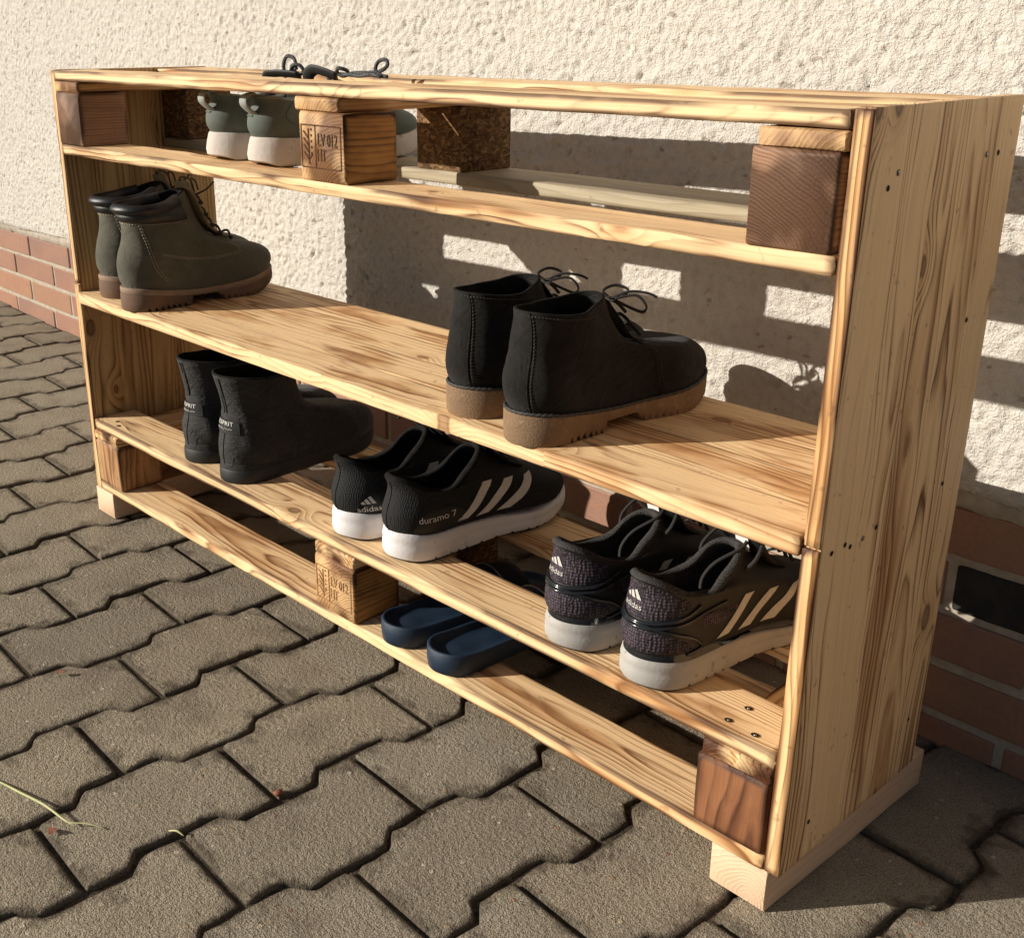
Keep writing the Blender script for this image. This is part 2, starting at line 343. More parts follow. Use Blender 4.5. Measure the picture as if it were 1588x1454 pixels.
def board_mesh(lx, ly, lz, bev=.0022, wob=.0006, seg=None, seed=0):
    """a sawn board centred at its own origin, length on X; rounded edges, ends eased, faces very slightly uneven.
    Returns vertices, faces and a per-vertex value that is 1 on the arrises (where the torch scorched first)"""
    r = np.random.default_rng(seed)
    seg = seg or max(3, int(lx/.05)); b = min(bev, ly*.25, lz*.25); e = .0075
    hy, hz = ly/2, lz/2; sec = []; val = []; cor = []
    for c, (sy, sz, a0) in enumerate(((1, 1, 0), (-1, 1, 90), (-1, -1, 180), (1, -1, 270))):
        pre = (sy*hy, sz*max(hz-e, hz*.3)) if c % 2 == 0 else (sy*max(hy-e, hy*.3), sz*hz)
        post = (sy*max(hy-e, hy*.3), sz*hz) if c % 2 == 0 else (sy*hy, sz*max(hz-e, hz*.3))
        sec.append(pre); val.append(0.); cor.append(c)
        for a in (0, 45, 90):
            t = R(a0+a); sec.append((sy*(hy-b)+b*math.cos(t), sz*(hz-b)+b*math.sin(t))); val.append(1.); cor.append(c)
        sec.append(post); val.append(0.); cor.append(c)
    n = len(sec)
    ee = min(e, lx*.2)
    xs = np.concatenate([[-lx/2, -lx/2+b], np.linspace(-lx/2+b+ee, lx/2-b-ee, seg+1), [lx/2-b, lx/2]]); V = []; A = []
    wy = np.cumsum(r.normal(0, wob*.5, (len(xs), 4)), 0); wy -= np.linspace(0, 1, len(xs))[:, None]*wy[-1]; wy = np.clip(wy, -wob*2, wob*2)
    wz = np.clip(r.normal(0, wob*.5, (len(xs), 4)), -wob, wob)
    for i, x in enumerate(xs):
        end = i in (0, len(xs)-1)
        for (y, z), v_, c in zip(sec, val, cor):
            if end: y = y-math.copysign(b*.8, y); z = z-math.copysign(b*.8, z)
            V.append((x, y+wy[i, c]*(1 if y > 0 else -1), z+wz[i, c])); A.append(1. if i in (0, 1, len(xs)-2, len(xs)-1) else v_)
    F = []
    for i in range(len(xs)-1):
        for j in range(n): F.append((i*n+j, i*n+(j+1) % n, (i+1)*n+(j+1) % n, (i+1)*n+j))
    F += [tuple(range(n)), tuple((len(xs)-1)*n+j for j in range(n))]
    return V, F, A
SEED = [0]
def board(name, parent, x0, x1, y0, y1, z0, z1, m, grain='x', bev=.0022, wob=.0006):
    SEED[0] += 1
    dx, dy, dz = x1-x0, y1-y0, z1-z0
    if grain == 'x': L_, W_, T_, rot = dx, dy, dz, (0, 0, 0)
    elif grain == 'y': L_, W_, T_, rot = dy, dx, dz, (0, 0, R(90))
    else: L_, W_, T_, rot = dz, dy, dx, (0, R(-90), 0)
    V, F, A = board_mesh(L_, W_, T_, bev, wob, seed=SEED[0])
    o = mesh_obj(name, V, F, m, parent)
    me = o.data
    at = me.attributes.new('scorch', 'FLOAT', 'POINT'); at.data.foreach_set('value', A)
    bm = bmesh.new(); bm.from_mesh(me); bmesh.ops.recalc_face_normals(bm, faces=bm.faces); bm.to_mesh(me); bm.free()
    for p in me.polygons: p.use_smooth = abs(p.normal.x) < .9
    me.set_sharp_from_angle(angle=R(50))
    o.location = ((x0+x1)/2, (y0+y1)/2, (z0+z1)/2); o.rotation_euler = rot
    return o
def text_mesh(s, size):
    cu = bpy.data.curves.new('t', 'FONT'); cu.body = s; cu.size = size; cu.align_x = 'CENTER'; cu.align_y = 'CENTER'; cu.resolution_u = 3
    o = bpy.data.objects.new('t', cu); COL.objects.link(o)
    dg = bpy.context.evaluated_depsgraph_get(); me = bpy.data.meshes.new_from_object(o.evaluated_get(dg))
    v = np.array([p.co[:] for p in me.vertices]); f = [tuple(p.vertices) for p in me.polygons]
    bpy.data.objects.remove(o); bpy.data.curves.remove(cu); bpy.data.meshes.remove(me)
    return v, f
def bars2d(segs, wd):
    v = []; f = []
    for (a, b) in segs:
        a = np.array(a, float); b = np.array(b, float); d = b-a; d /= np.linalg.norm(d)+1e-9; n = np.array((-d[1], d[0]))*wd/2
        k = len(v); v += [(*(a-n), 0), (*(b-n), 0), (*(b+n), 0), (*(a+n), 0)]; f.append((k, k+1, k+2, k+3))
    return np.array(v), f
#STRUCTURE
# ================================================================ ground and paving
def build_ground():
    n = 40.; o = mesh_obj('ground', [(-n, -n, -.0070), (n, -n, -.0070), (n, n, -.0070), (-n, n, -.0070)], [(0, 1, 2, 3)], 'soil', smooth=False)
    tag(o, kind='structure')
    return o
ground = build_ground()
def paver_mesh(i):
    """interlocking stone: both long sides shift sideways in the middle, worn arrises; a small height-field grid with skirts"""
    r = np.random.default_rng(100+i)
    PL, PW, A, gp, tr = .228, .1414, .0112, .0028, .0100     # pitch along, pitch across, wave, half joint, half length of the slanted step
    L2 = PL/2-gp; q = PL/4
    def bend(y):
        t = np.clip((q+tr-abs(y))/(2*tr), 0, 1); t = .6*t+.4*t*t*(3-2*t); return A*(2*t-1)
    ins = np.array([0, .0006, .0020, .0044, .0080]); zin = np.array([-.0048, -.0020, -.0007, -.0001, 0])
    ys = np.concatenate([-L2+ins, [-.088, -.075, -q-tr, -q-.004, -q+.004, -q+tr, -.03, 0, .03, q-tr, q-.004, q+.004, q+tr, .075, .088], (L2-ins)[::-1]])
    fr = np.array([-.5, 0, .5]); V = []; RIM = []; ny = len(ys)
    wl = r.normal(0, .0011, ny); wr = r.normal(0, .0011, ny)
    for j, y in enumerate(ys):
        dy = L2-abs(y); zy = np.interp(dy, ins, zin); cr = .0045*max(0, 1-dy/.008)          # corners cut a little
        hl, hr = PW/2-gp-bend(y)+wl[j]-cr, PW/2-gp+bend(y)+wr[j]-cr
        xs = np.concatenate([-hl+ins, (hr-hl)/2+fr*((hr+hl)/2-.012), (hr-ins)[::-1]]); zx = np.concatenate([zin, [0, 0, 0], zin[::-1]])
        row = [(x, y, min(zy, z)-(abs(r.normal(0, .0005)) if min(zy, z) < -.0001 else 0)) for x, z in zip(xs, zx)]
        V += [(row[0][0], y, -.035)]+row+[(row[-1][0], y, -.035)]
        ry = np.interp(dy, [0, .004, .014], [1, .8, 0]); ix = np.array([1, 1, 1, .95, .8, .55, 0, 0, 0, .55, .8, .95, 1, 1, 1]); RIM += list(np.maximum(ix, ry))
    nx = len(ins)*2+5; F = grid_q(ny, nx)
    F += [tuple(range(nx)), tuple((ny-1)*nx+k for k in range(nx))[::-1]]
    me = bpy.data.meshes.new('paver'); me.from_pydata(V, [], F); me.materials.append(M['paver']); me.attributes.new('rim', 'FLOAT', 'POINT').data.foreach_set('value', [float(x) for x in RIM])
    bm = bmesh.new(); bm.from_mesh(me); bmesh.ops.recalc_face_normals(bm, faces=bm.faces); bm.to_mesh(me); bm.free()
    me.polygons.foreach_set('use_smooth', [True]*len(me.polygons)); me.set_sharp_from_angle(angle=R(75)); me.update()
    return me
def grid_q(a, b): return [(i*b+j, i*b+j+1, (i+1)*b+j+1, (i+1)*b+j) for i in range(a-1) for j in range(b-1)]
WS = -0.055                                           # slope of the house wall against the rack
def wall_y(x): return .477+WS*x
def build_paving():
    meshes = [paver_mesh(i) for i in range(6)]
    th = math.atan(-.052); c, s = math.cos(th), math.sin(th); r = random.Random(3)
    for i in range(-18, 13):
        for j in range(-3, 6):
            lx = .1414*i; ly = .228*j + (.114 if i % 2 else 0) + .114
            x = .6655+c*lx-s*ly; y = -.348+s*lx+c*ly
            if y > wall_y(x)+.10 or y < -.85: continue
            o = bpy.data.objects.new('paver', meshes[r.randrange(6)]); link(o, ground)
            o.location = (x+r.uniform(-.0009, .0009), y+r.uniform(-.0009, .0009), -.0020+r.uniform(-.0014, .0014))
            o.rotation_euler = (R(r.uniform(-.5, .5)), R(r.uniform(-.5, .5)), th+R(r.uniform(-.45, .45))+(math.pi if i % 2 else 0))
build_paving()
# ================================================================ house wall
def blur_noise(nz, nx, sigma, r):
    f = r.normal(size=(nz, nx)); F = np.fft.rfft2(f)
    ky = np.fft.fftfreq(nz)[:, None]; kx = np.fft.rfftfreq(nx)[None]
    g = np.exp(-2*(math.pi**2)*((kx*sigma[1])**2+(ky*sigma[0])**2)); o = np.fft.irfft2(F*g, s=(nz, nx)); return o/o.std()
def build_wall():
    root = empty('house_wall', (0, .477, .304), (0, -.0195, math.atan(WS)))
    tag(root, 'cream rough plaster house wall with a red brick plinth behind the shoe rack', 'wall')
    # plaster: real relief, 3 mm grid where the camera can see it
    d = .0030; x0, x1 = -3.0, 2.3; zt = 1.25
    nx = int((x1-x0)/d); nz = int(zt/d); r = np.random.default_rng(11)
    a = blur_noise(nz, nx, (.75, .85), r); b = blur_noise(nz, nx, (3.2, 3.6), r); c = blur_noise(nz, nx, (11, 16), r)
    rid = np.abs(blur_noise(nz, nx, (2.0, 2.6), r))
    pit = blur_noise(nz, nx, (.95, 1.1), r); dens = blur_noise(nz, nx, (40, 60), r)
    h = .00095*a+.00022*b+.0005*c+.0005*np.minimum(rid, 1.5)
    h -= .0038*np.clip(pit-1.55+.25*dens, 0, .7)/.7
    h = np.clip(h, -.0075, .0045)
    h[0] *= .4
    xs = np.linspace(x0, x1, nx); zs = np.linspace(0, zt, nz)
    zs2 = zs[:, None]+np.zeros((1, nx)); zs2[0] += .004*np.clip(blur_noise(1, nx, (.1, 14), r)[0], -1.5, 1.5); zs2[0] -= .004
    V = np.stack([np.broadcast_to(xs, (nz, nx)), -h, zs2], -1).reshape(-1, 3)
    idx = np.arange(nz*nx).reshape(nz, nx)
    Fq = np.stack([idx[:-1, :-1], idx[:-1, 1:], idx[1:, 1:], idx[1:, :-1]], -1).reshape(-1, 4)
    # lower lip of the plaster, upper rest of the wall
    base = len(V); lip = np.stack([xs, np.full(nx, .02), zs2[0]], -1)
    top = np.array([[x0, 0, zt], [x1, 0, zt], [x1, 0, 3.2], [x0, 0, 3.2]])
    V = np.concatenate([V, lip, top]); li = base+np.arange(nx)
    F2 = np.stack([li[:-1], li[1:], idx[0, 1:], idx[0, :-1]], -1); t = base+nx
    Fq = np.concatenate([Fq, F2, [[t, t+1, t+2, t+3]]])
    me = bpy.data.meshes.new('plaster'); me.vertices.add(len(V)); me.vertices.foreach_set('co', V.astype(np.float32).ravel())
    me.loops.add(Fq.size); me.loops.foreach_set('vertex_index', Fq.astype(np.int32).ravel())
    me.polygons.add(len(Fq)); me.polygons.foreach_set('loop_start', np.arange(0, Fq.size, 4, dtype=np.int32)); me.polygons.foreach_set('loop_total', np.full(len(Fq), 4, np.int32))
    me.polygons.foreach_set('use_smooth', np.ones(len(Fq), bool)); me.update(calc_edges=True); me.materials.append(M['plaster'])
    link(bpy.data.objects.new('plaster', me), root)
    # wall body behind
    mb = MB(); mb.box(-3.2, 2.5, .0095, .30, -.6, -.004); mb.box(-3.2, 2.5, .021, .30, -.0035, 3.2); mb.build('mortar_bed', 'mortar', root, False)
    # mortar strip under the plaster edge, its face uneven
    n = 260; xs = np.linspace(-3.0, 2.3, n); v = []; f = []
    for i, x in enumerate(xs):
        e = r.normal(0, .0016, 4)
        v += [(x, .004+e[0]*.6, .002), (x, .002+e[1]*.8, -.010+e[1]), (x, .004+e[2]*.8, -.024+e[2]), (x, .0100, -.029+e[3])]
    for i in range(n-1):
        for j in range(3): f.append((4*i+j, 4*i+j+1, 4*i+j+5, 4*i+j+4))
    mesh_obj('mortar_strip', v, f, 'band', root)
    ms = []
    for k in range(4):
        V_, F_, A_ = board_mesh(.288, .05, .0575, .0022, .0008, 8, 900+k); me = bpy.data.meshes.new('brick'); me.from_pydata(V_, [], F_); me.materials.append(M['brick'])
        bm = bmesh.new(); bm.from_mesh(me); bmesh.ops.recalc_face_normals(bm, faces=bm.faces); bm.to_mesh(me); bm.free(); ms.append(me)
    hm = []
    for k in range(2):
        V_, F_, A_ = board_mesh(.14, .05, .0575, .0022, .0008, 5, 950+k); me = bpy.data.meshes.new('brick'); me.from_pydata(V_, [], F_); me.materials.append(M['brick'])
        bm = bmesh.new(); bm.from_mesh(me); bmesh.ops.recalc_face_normals(bm, faces=bm.faces); bm.to_mesh(me); bm.free(); hm.append(me)
    rr = random.Random(5); blk = ms[0].copy(); blk.materials.clear(); blk.materials.append(M['black_brick'])
    offs = [.03, -.105, .0, .16, -.02]
    for c_ in range(5):
        z = -.028-.0685*c_-.029
        for k in range(-10, 9):
            x = k*.300+offs[c_]+.088
            if not -2.6 < x < 2.1: continue
            me = ms[rr.randrange(4)]
            if c_ == 1 and 1.25 < x < 1.6: me = blk
            o = bpy.data.objects.new('brick', me); link(o, root); o.location = (x, .031+rr.uniform(-.0012, .0012), z+rr.uniform(-.0012, .0012)); o.rotation_euler = (0, R(rr.uniform(-.15, .15)), R(rr.uniform(-.2, .2)))
build_wall()
# ================================================================ the rack
L = 1.36; D = .277
FT = .0469; ZB = .0632; BL = .1441; ZC = .1618; ZD = .1795       # foot, bottom board, block, cross board, deck
S0 = .3852; S1 = .4040                                           # middle shelf
U0, U1, U2, U3, U4 = .6295, .6457, .7254, .7420, .7572            # upper pallet
rack = empty('shoe_rack', (0, 0, 0))
tag(rack, 'scorched pallet wood shoe rack with three open levels standing on the paving before the wall', 'shoe rack')
g = .0004
def rb(name, *a, **k): return board(name, rack, *a, **k)
def stamp(parent, face, w, h, ink='ink'):
    """heat stamp on the front face of a block: frame, grain ear, letters"""
    segs = []
    x0, x1, y0, y1 = -w*.44, w*.42, -h*.30, h*.31
    segs += [((x0, y0), (x1, y0)), ((x1, y0), (x1, y1)), ((x1, y1), (x0, y1)), ((x0, y1), (x0, y0)), ((x0+w*.31, y0), (x0+w*.31, y1))]
    v, f = bars2d(segs, w*.018)
    V = [v]; F = [f]
    ear = []; ex = x0+w*.14
    ear.append(((ex+w*.02, y0+h*.04), (ex+w*.02, y1-h*.05)))
    for i in range(4):
        yy = y0+h*(.12+.10*i)
        ear.append(((ex+w*.015, yy), (ex-w*.09, yy+h*.10)))
        if i < 1: ear.append(((ex+w*.02, yy), (ex+w*.10, yy+h*.08)))
    for i in range(5): ear.append(((ex+w*.08, y0+h*(.19+.085*i)), (ex+w*.08, y0+h*(.225+.085*i))))
    v, f = bars2d(ear, w*.026); v[:, 2] += .0001; V.append(v); F.append(f)
    for t, ty, sz, tx in (('LV 012', .10, w*.19, .135), ('HT', -.12, w*.19, .0)):
        v0, f = text_mesh(t, sz)
        for k_, (ox, oy_) in enumerate(((-.0002, 0), (.0003, .0001), (0, -.0002))):
            v = v0.copy(); v[:, 0] = v[:, 0]*.80+w*tx+ox; v[:, 1] = v[:, 1]*1.22+h*ty+oy_; v[:, 2] += .00006*k_; V.append(v); F.append(f)
    vv = []; ff = []
    for v, f in zip(V, F):
        b = len(vv); vv += [tuple(p) for p in v]; ff += [tuple(i+b for i in q) for q in f]
    vv = [(face[0]+p[0], face[1]-p[2], face[2]+p[1]) for p in vv]
    o = mesh_obj('stamp', vv, ff, ink, None, False)
    o.parent = parent; o.matrix_parent_inverse = (Matrix.Translation(parent.location) @ parent.rotation_euler.to_matrix().to_4x4()).inverted()
    return o
def build_rack():
    BW = .0798; CB0, CB1 = .6435, .7295
    def pallet(zbot, z_blk0, z_blk1, z_cr, z_top, low):
        yb0, yb1 = .182, D
        dm = 'deck'
        rb('deck_board', 0, L, 0, .077, zbot, z_blk0-g, dm)
        rb('deck_board', 0, L, yb0, yb1, zbot, z_blk0-g, 'deck' if low else 'grey')
        rb('deck_board', 0, L, .0004, .0785, z_cr+g, z_top, dm)
        rb('deck_board', 0, L, yb0, yb1, z_cr+g, z_top-.0006, dm)
        for xa, xb in ((0, BW), (CB0, CB1), (L-BW, L)):
            rb('cross_board', xa+.0005, xb-.0012, -.0012, D-.001, z_blk1+g, z_cr-g, 'tan' if not low else 'edge', grain='y')
        if low: bl = [((0.002, BW+.003), 'brown', 'z'), ((CB0-.001, CB1), 'tan', 'y'), ((L-BW-.003, L-.003), 'red', 'z')]
        else: bl = [((0.002, BW+.001), 'dark', 'y'), ((CB0+.009, CB1+.011), 'tan', 'y'), ((L-BW-.004, L-.005), 'dark', 'y')]
        for (xa, xb), mm, gr in bl:
            o = rb('block', xa, xb, -.002, .078, z_blk0, z_blk1, mm, grain=gr, bev=.0028)
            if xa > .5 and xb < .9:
                o.data.materials.append(M['orange'])  # right face: scorched; on the lower block its shade is in the colour too
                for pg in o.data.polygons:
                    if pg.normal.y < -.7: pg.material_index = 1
                stamp(o, ((xa+xb)/2, -.0026, (z_blk0+z_blk1)/2), xb-xa, z_blk1-z_blk0, 'faint_ink' if low else 'ink')
            rb('block', xa, xb, .186, D-.004, z_blk0, z_blk1, 'chip', grain='x', bev=.0015)
    pallet(FT+g, ZB, BL, ZC, ZD, True)
    pallet(U0, U1, U2, U3, U4, False)
    # feet: a planed batten under each end
    o = rb('foot', L-.0545, L+.0105, .001, .312, 0.0, FT, 'raw', grain='y', bev=.0012); o.rotation_euler[2] -= R(1.7)
    rb('foot', -.022, .040, .000, .305, 0.0, FT, 'raw', grain='y', bev=.0012)
    # middle shelf, glued up from four staves
    e = [0, .068, .139, .207, .279]
    for a, b in zip(e[:-1], e[1:]): rb('shelf_stave', .0005, L-.0005, a-.002, b-.00202, S0, S1, 'shelf', bev=.0001 if a else .0012, wob=.00005)
    # side panels, glued up from upright staves
    e = [.004, .062, .118, .176, .231, D+.001]; t = .0165
    for xa, xb, top in ((L+.001, L+t, .7590), (-t, -.001, .7580)):
        for k, (a, b) in enumerate(zip(e[:-1], e[1:])):
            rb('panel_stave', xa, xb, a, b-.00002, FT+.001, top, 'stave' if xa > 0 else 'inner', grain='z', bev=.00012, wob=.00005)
        # doubled lower front edge: the step seen at shelf height
        rb('edge_strip', xa-.0006, xb+.0006, .0005, .0062, FT+.001, S0+.009 if xa > 0 else S1+.012, 'edge', grain='z', bev=.0016, wob=.0004)
        rb('edge_strip', xa-.0002, xb+.0002, .0022, .0062, S0+.0105 if xa > 0 else S1+.0135, top-.001, 'edge', grain='z', bev=.0014, wob=.0004)
    # screws sunk into the outer face of the near panel: (y, z, visible steel)
    xo = L+t
    scr = [(.053, .708, 1), (.039, .697, 0), (.215, .711, 1), (.239, .711, 0), (.024, .386, 0), (.047, .387, 0), (.057, .382, 0), (.080, .383, 1), (.103, .387, 0), (.229, .560, 0), (.235, .394, 0), (.048, .089, 0), (.247, .116, 0)]
    for y, z, st in scr:
        n = 12; v = [(xo+.0003, y, z)]; f = []
        for rr, dx in ((.0026, .0004), (.0015, .0002)):
            v += [(xo+dx, y+rr*math.cos(2*math.pi*i/n), z+rr*math.sin(2*math.pi*i/n)) for i in range(n)]
        for i in range(n): f += [(1+i, 1+(i+1) % n, 13+(i+1) % n, 13+i), (13+i, 13+(i+1) % n, 0)]
        mesh_obj('screw_hole', v, f, 'hole', rack)
        if st:
            mb = MB(); mb.tube([(xo+.0003, y, z), (xo+.0008, y, z)], .0019, 10); mb.build('screw', 'steel', rack)
    # screw holes in the lower deck, right front corner
    for x, y in ((1.296, .018), (1.328, .015), (1.298, .050), (1.340, .051), (.067, .012), (.045, .022)):
        n = 12; v = [(x, y, ZD+.0004)]; f = []
        for rr, dz in ((.0036, .0006), (.0022, .0003)):
            v += [(x+rr*1.25*math.cos(2*math.pi*i/n), y+rr*math.sin(2*math.pi*i/n), ZD+dz) for i in range(n)]
        for i in range(n): f += [(1+i, 1+(i+1) % n, 13+(i+1) % n, 13+i), (13+i, 13+(i+1) % n, 0)]
        mesh_obj('screw_hole', v, f, 'hole', rack)
        mb = MB(); mb.tube([(x, y, ZD+.0003), (x, y, ZD+.0009)], .0017, 10); mb.build('screw', 'steel', rack)
    # splinter hanging below the upper deck
    mb = MB(); mb.tube([(.79, .105, .7235), (.80, .108, .712), (.812, .110, .700)], .0016, 5, flat=.4); mb.build('splinter', 'edge', rack)
build_rack()
# ================================================================ shoes
def cat1(rows, ts):
    """Catmull-Rom through spec rows, sampled at ts in [0,1]"""
    P = np.array(rows, float); k = len(P)-1; ts = np.atleast_1d(np.asarray(ts, float)); x = np.clip(ts, 0, 1)*k; i = np.minimum(x.astype(int), k-1); t = (x-i)[..., None]
    p1 = P[i]; p2 = P[i+1]; p0 = P[np.maximum(i-1, 0)]; p3 = P[np.minimum(i+2, k)]
    return .5*((2*p1)+(-p0+p2)*t+(2*p0-5*p1+4*p2-p3)*t*t+(-p0+3*p1-3*p2+p3)*t**3)
class Loft:
    """an upper as stacked rings: rows of (y back, z back, y front, z front, half width at heel, waist, forefoot, dip at the sides)"""
    def __init__(s, rows, bend=0., ke=1.15, kt=1.5, zp=1.6, hand=1, lump=0., seed=1, crease=None):
        s.crease = crease
        s.rows = np.array(rows, float); s.bend = bend*hand; s.ke = ke; s.kt = kt; s.zp = zp; s.hand = hand; s.lump = lump
        r = np.random.default_rng(seed); s.ph = r.uniform(0, 6.28, (6, 3)); s.fq = r.uniform(25, 120, (6, 3))
    def P(s, t, th, ins=0., dz=0.):
        t = np.asarray(t, float); th = np.asarray(th, float); t, th = np.broadcast_arrays(t, th)
        q = cat1(s.rows, t.ravel()).reshape(t.shape+(8,))
        yb, zb, yf, zf, wh, wm, wf, dip = np.moveaxis(q, -1, 0)
        yb = yb+ins; yf = yf-ins; wh = np.maximum(wh-ins, .003); wm = np.maximum(wm-ins, .003); wf = np.maximum(wf-ins, .003)
        u = (1-np.cos(th))/2; ln = yf-yb
        def cs(a, b, x): x = np.clip(x, 0, 1); return a+(b-a)*(x*x*(3-2*x))
        hw = np.where(u < .5, cs(wh, wm, (u-.16)/.34), cs(wm, wf, (u-.5)/.26))
        ab = np.clip(s.ke*wh/ln, .03, .5); af = np.clip(s.kt*wf/ln, .03, .5)
        E = np.where(u < ab, np.sqrt(np.clip(1-(1-u/ab)**2, 0, 1)), 1.)*np.where(u > 1-af, np.sqrt(np.clip(1-((u-1+af)/af)**2, 0, 1)), 1.)
        sg = np.sign(np.sin(th)+1e-15)
        x = sg*hw*E+s.bend*np.clip((yb+ln*u)/.3, 0, 1.1)**2
        y = yb+ln*u
        z = zb+(zf-zb)*(u**s.zp)-dip*np.sin(math.pi*np.clip(u, 0, 1))**1.4+dz
        p = np.stack([x, y, z], -1)
        if s.lump:
            d = sum(np.sin(p[..., 0]*f[0]+p[..., 1]*f[1]+p[..., 2]*f[2]+a.sum()) for f, a in zip(s.fq, s.ph))/6
            d = d*s.lump
            if s.crease:
                yc, zc, am = s.crease; X, Y, Z = np.moveaxis(p, -1, 0)
                d = d+am*np.sin((Y-yc)*480+X*35+Z*60)*np.exp(-((Y-yc)/.020)**2)*np.clip((t-.12)*6, 0, 1)
                d = d+am*.9*np.sin(Z*420+Y*45+2*np.sin(Y*70))*np.exp(-((Z-zc)/.016)**2)*np.exp(-((Y-.05)/.04)**2)
            n = np.stack([sg*np.minimum(E+.1, 1), (u-.5)*.6, .2+0*u], -1); p = p+n*(d*np.clip(t*5, 0, 1))[..., None]
        return p
    def base(s, u):
        yb, zb, yf, zf, wh, wm, wf, dip = s.rows[0]
        return zb+(zf-zb)*np.asarray(u)**s.zp-dip*np.sin(math.pi*np.clip(u, 0, 1))**1.4
    def N(s, t, th):
        e = 1e-3; a = s.P(t, th+e)-s.P(t, th-e); b = s.P(np.minimum(np.asarray(t)+e, 1), th)-s.P(np.maximum(np.asarray(t)-e, 0), th)
        n = np.cross(a, b); n /= np.linalg.norm(n, axis=-1)[..., None]+1e-12; return n
    def at(s, y, z, side=1):
        """ring parameters (t, theta) of the flank point with this y and z"""
        if not hasattr(s, '_g'):
            T, H = np.meshgrid(np.linspace(0, 1, 60), np.linspace(.05, 3.0, 120), indexing='ij'); s._g = (T, H, s.P(T, H))
        T, H, G = s._g; i = np.argmin((G[..., 1]-y)**2+(G[..., 2]-z)**2); x = np.array([T.flat[i], H.flat[i]])
        for _ in range(4):
            p = s.P(x[0], x[1]); e = 1e-4; J = np.stack([(s.P(x[0]+e, x[1])-p)[1:]/e, (s.P(x[0], x[1]+e)-p)[1:]/e], 1)
            try: x = x+np.clip(np.linalg.solve(J, np.array([y, z])-p[1:]), -.05, .05)
            except Exception: break
            x[0] = min(max(x[0], 0), .999)
        return x[0], side*x[1]
    def on(s, t, th, off=.0006): return s.P(t, th)+s.N(t, th)*off
def grid_faces(a, b, wrap=True):
    f = []
    for i in range(a-1):
        for j in range(b if wrap else b-1):
            j2 = (j+1) % b; f.append((i*b+j, i*b+j2, (i+1)*b+j2, (i+1)*b+j))
    return f
NTH = 88
TH = np.linspace(0, 2*math.pi, NTH, endpoint=False)
def shell(lo, root, m, name='upper', t0=0., t1=1., n=34, off=0.):
    ts = np.linspace(t0, t1, n); T, H = np.meshgrid(ts, TH, indexing='ij')
    v = lo.P(T, H) if not off else lo.on(T, H, off)
    return mesh_obj(name, v.reshape(-1, 3), grid_faces(n, NTH), m, root)
def lining(lo, root, m, thick=.004, roll=.003, depth=.35, name='lining', top=1.):
    """rolled collar edge and the inside down to the foot bed"""
    V = [lo.P(top, TH)]
    for a in (30, 60, 90, 120, 150, 180):
        c = R(a); V.append(lo.P(top, TH, ins=thick*(1-math.cos(c))/2, dz=roll*math.sin(c)))
    for k in range(1, 9):
        t = top-(top-depth)*k/8; V.append(lo.P(t, TH, ins=thick*(1+.25*k/8)))
    n = len(V); V = np.array(V); f = grid_faces(n, NTH); b = n*NTH
    f.append(tuple((n-1)*NTH+j for j in range(NTH)))
    return mesh_obj(name, V.reshape(-1, 3), f, m, root)
def patch(lo, root, name, m, uv, off=.0008, nu=10, nv=6, parent=None, thick=.0):
    """quad patch on the surface; uv = four corners (theta, t): low back, low front, high front, high back; edges straight in parameter space"""
    a, b, c, d = [np.array(p, float) for p in uv]
    U, W = np.meshgrid(np.linspace(0, 1, nu+1), np.linspace(0, 1, nv+1), indexing='ij')
    q = (a*(1-U)[..., None]+b*U[..., None])*(1-W)[..., None]+(d*(1-U)[..., None]+c*U[..., None])*W[..., None]
    v = lo.on(q[..., 1], q[..., 0], off); 
    return mesh_obj(name, v.reshape(-1, 3), grid_faces(nu+1, nv+1, False), m, parent or root)
def poly_patch(lo, root, name, m, pts, off=.0009, sub=7):
    """closed outline in (theta, t), filled as a fan of small quads and laid on the surface"""
    P = catmull(np.array(pts, float), True, 4); c = P.mean(0); k = len(P); V = []
    for i in range(sub+1): V.append(c+(P-c)*(i/sub)*.999+1e-6)
    V = np.array(V); o = np.full((sub+1,), off); o[-1] = -.0004; o[-2] = off*.8
    v = np.concatenate([lo.on(V[i][:, 1], V[i][:, 0], o[i]) for i in range(sub+1)])
    return mesh_obj(name, v, grid_faces(sub+1, k), m, root)
def decal(lo, v, th0, t0, off=.001, flip=1, rot=0.):
    e = 1e-3; pu = np.linalg.norm(lo.P(t0, th0+e)-lo.P(t0, th0-e))/(2*e); pt = np.linalg.norm(lo.P(t0+e, th0)-lo.P(t0-e, th0))/(2*e)
    c, s = math.cos(rot), math.sin(rot); x = v[:, 0]*c-v[:, 1]*s; y = v[:, 0]*s+v[:, 1]*c
    return lo.on(t0+y/pt, th0+flip*x/pu, off)
def lettering(lo, root, text, size, th0, t0, m='print', name='lettering', off=.0011, rot=0., sx=1.):
    v, f = text_mesh(text, size); v = v.copy(); v[:, 0] *= sx; return mesh_obj(name, decal(lo, v, th0, t0, off, 1, rot), f, m, root, False)
def seam(lo, root, pts, r, m, name='seam', off=.0003, n=5):
    P = catmull(np.array(pts, float), False, 5); mb = MB(); mb.tube(lo.on(P[:, 1], P[:, 0], off), r, n); return mb.build(name, m, root)
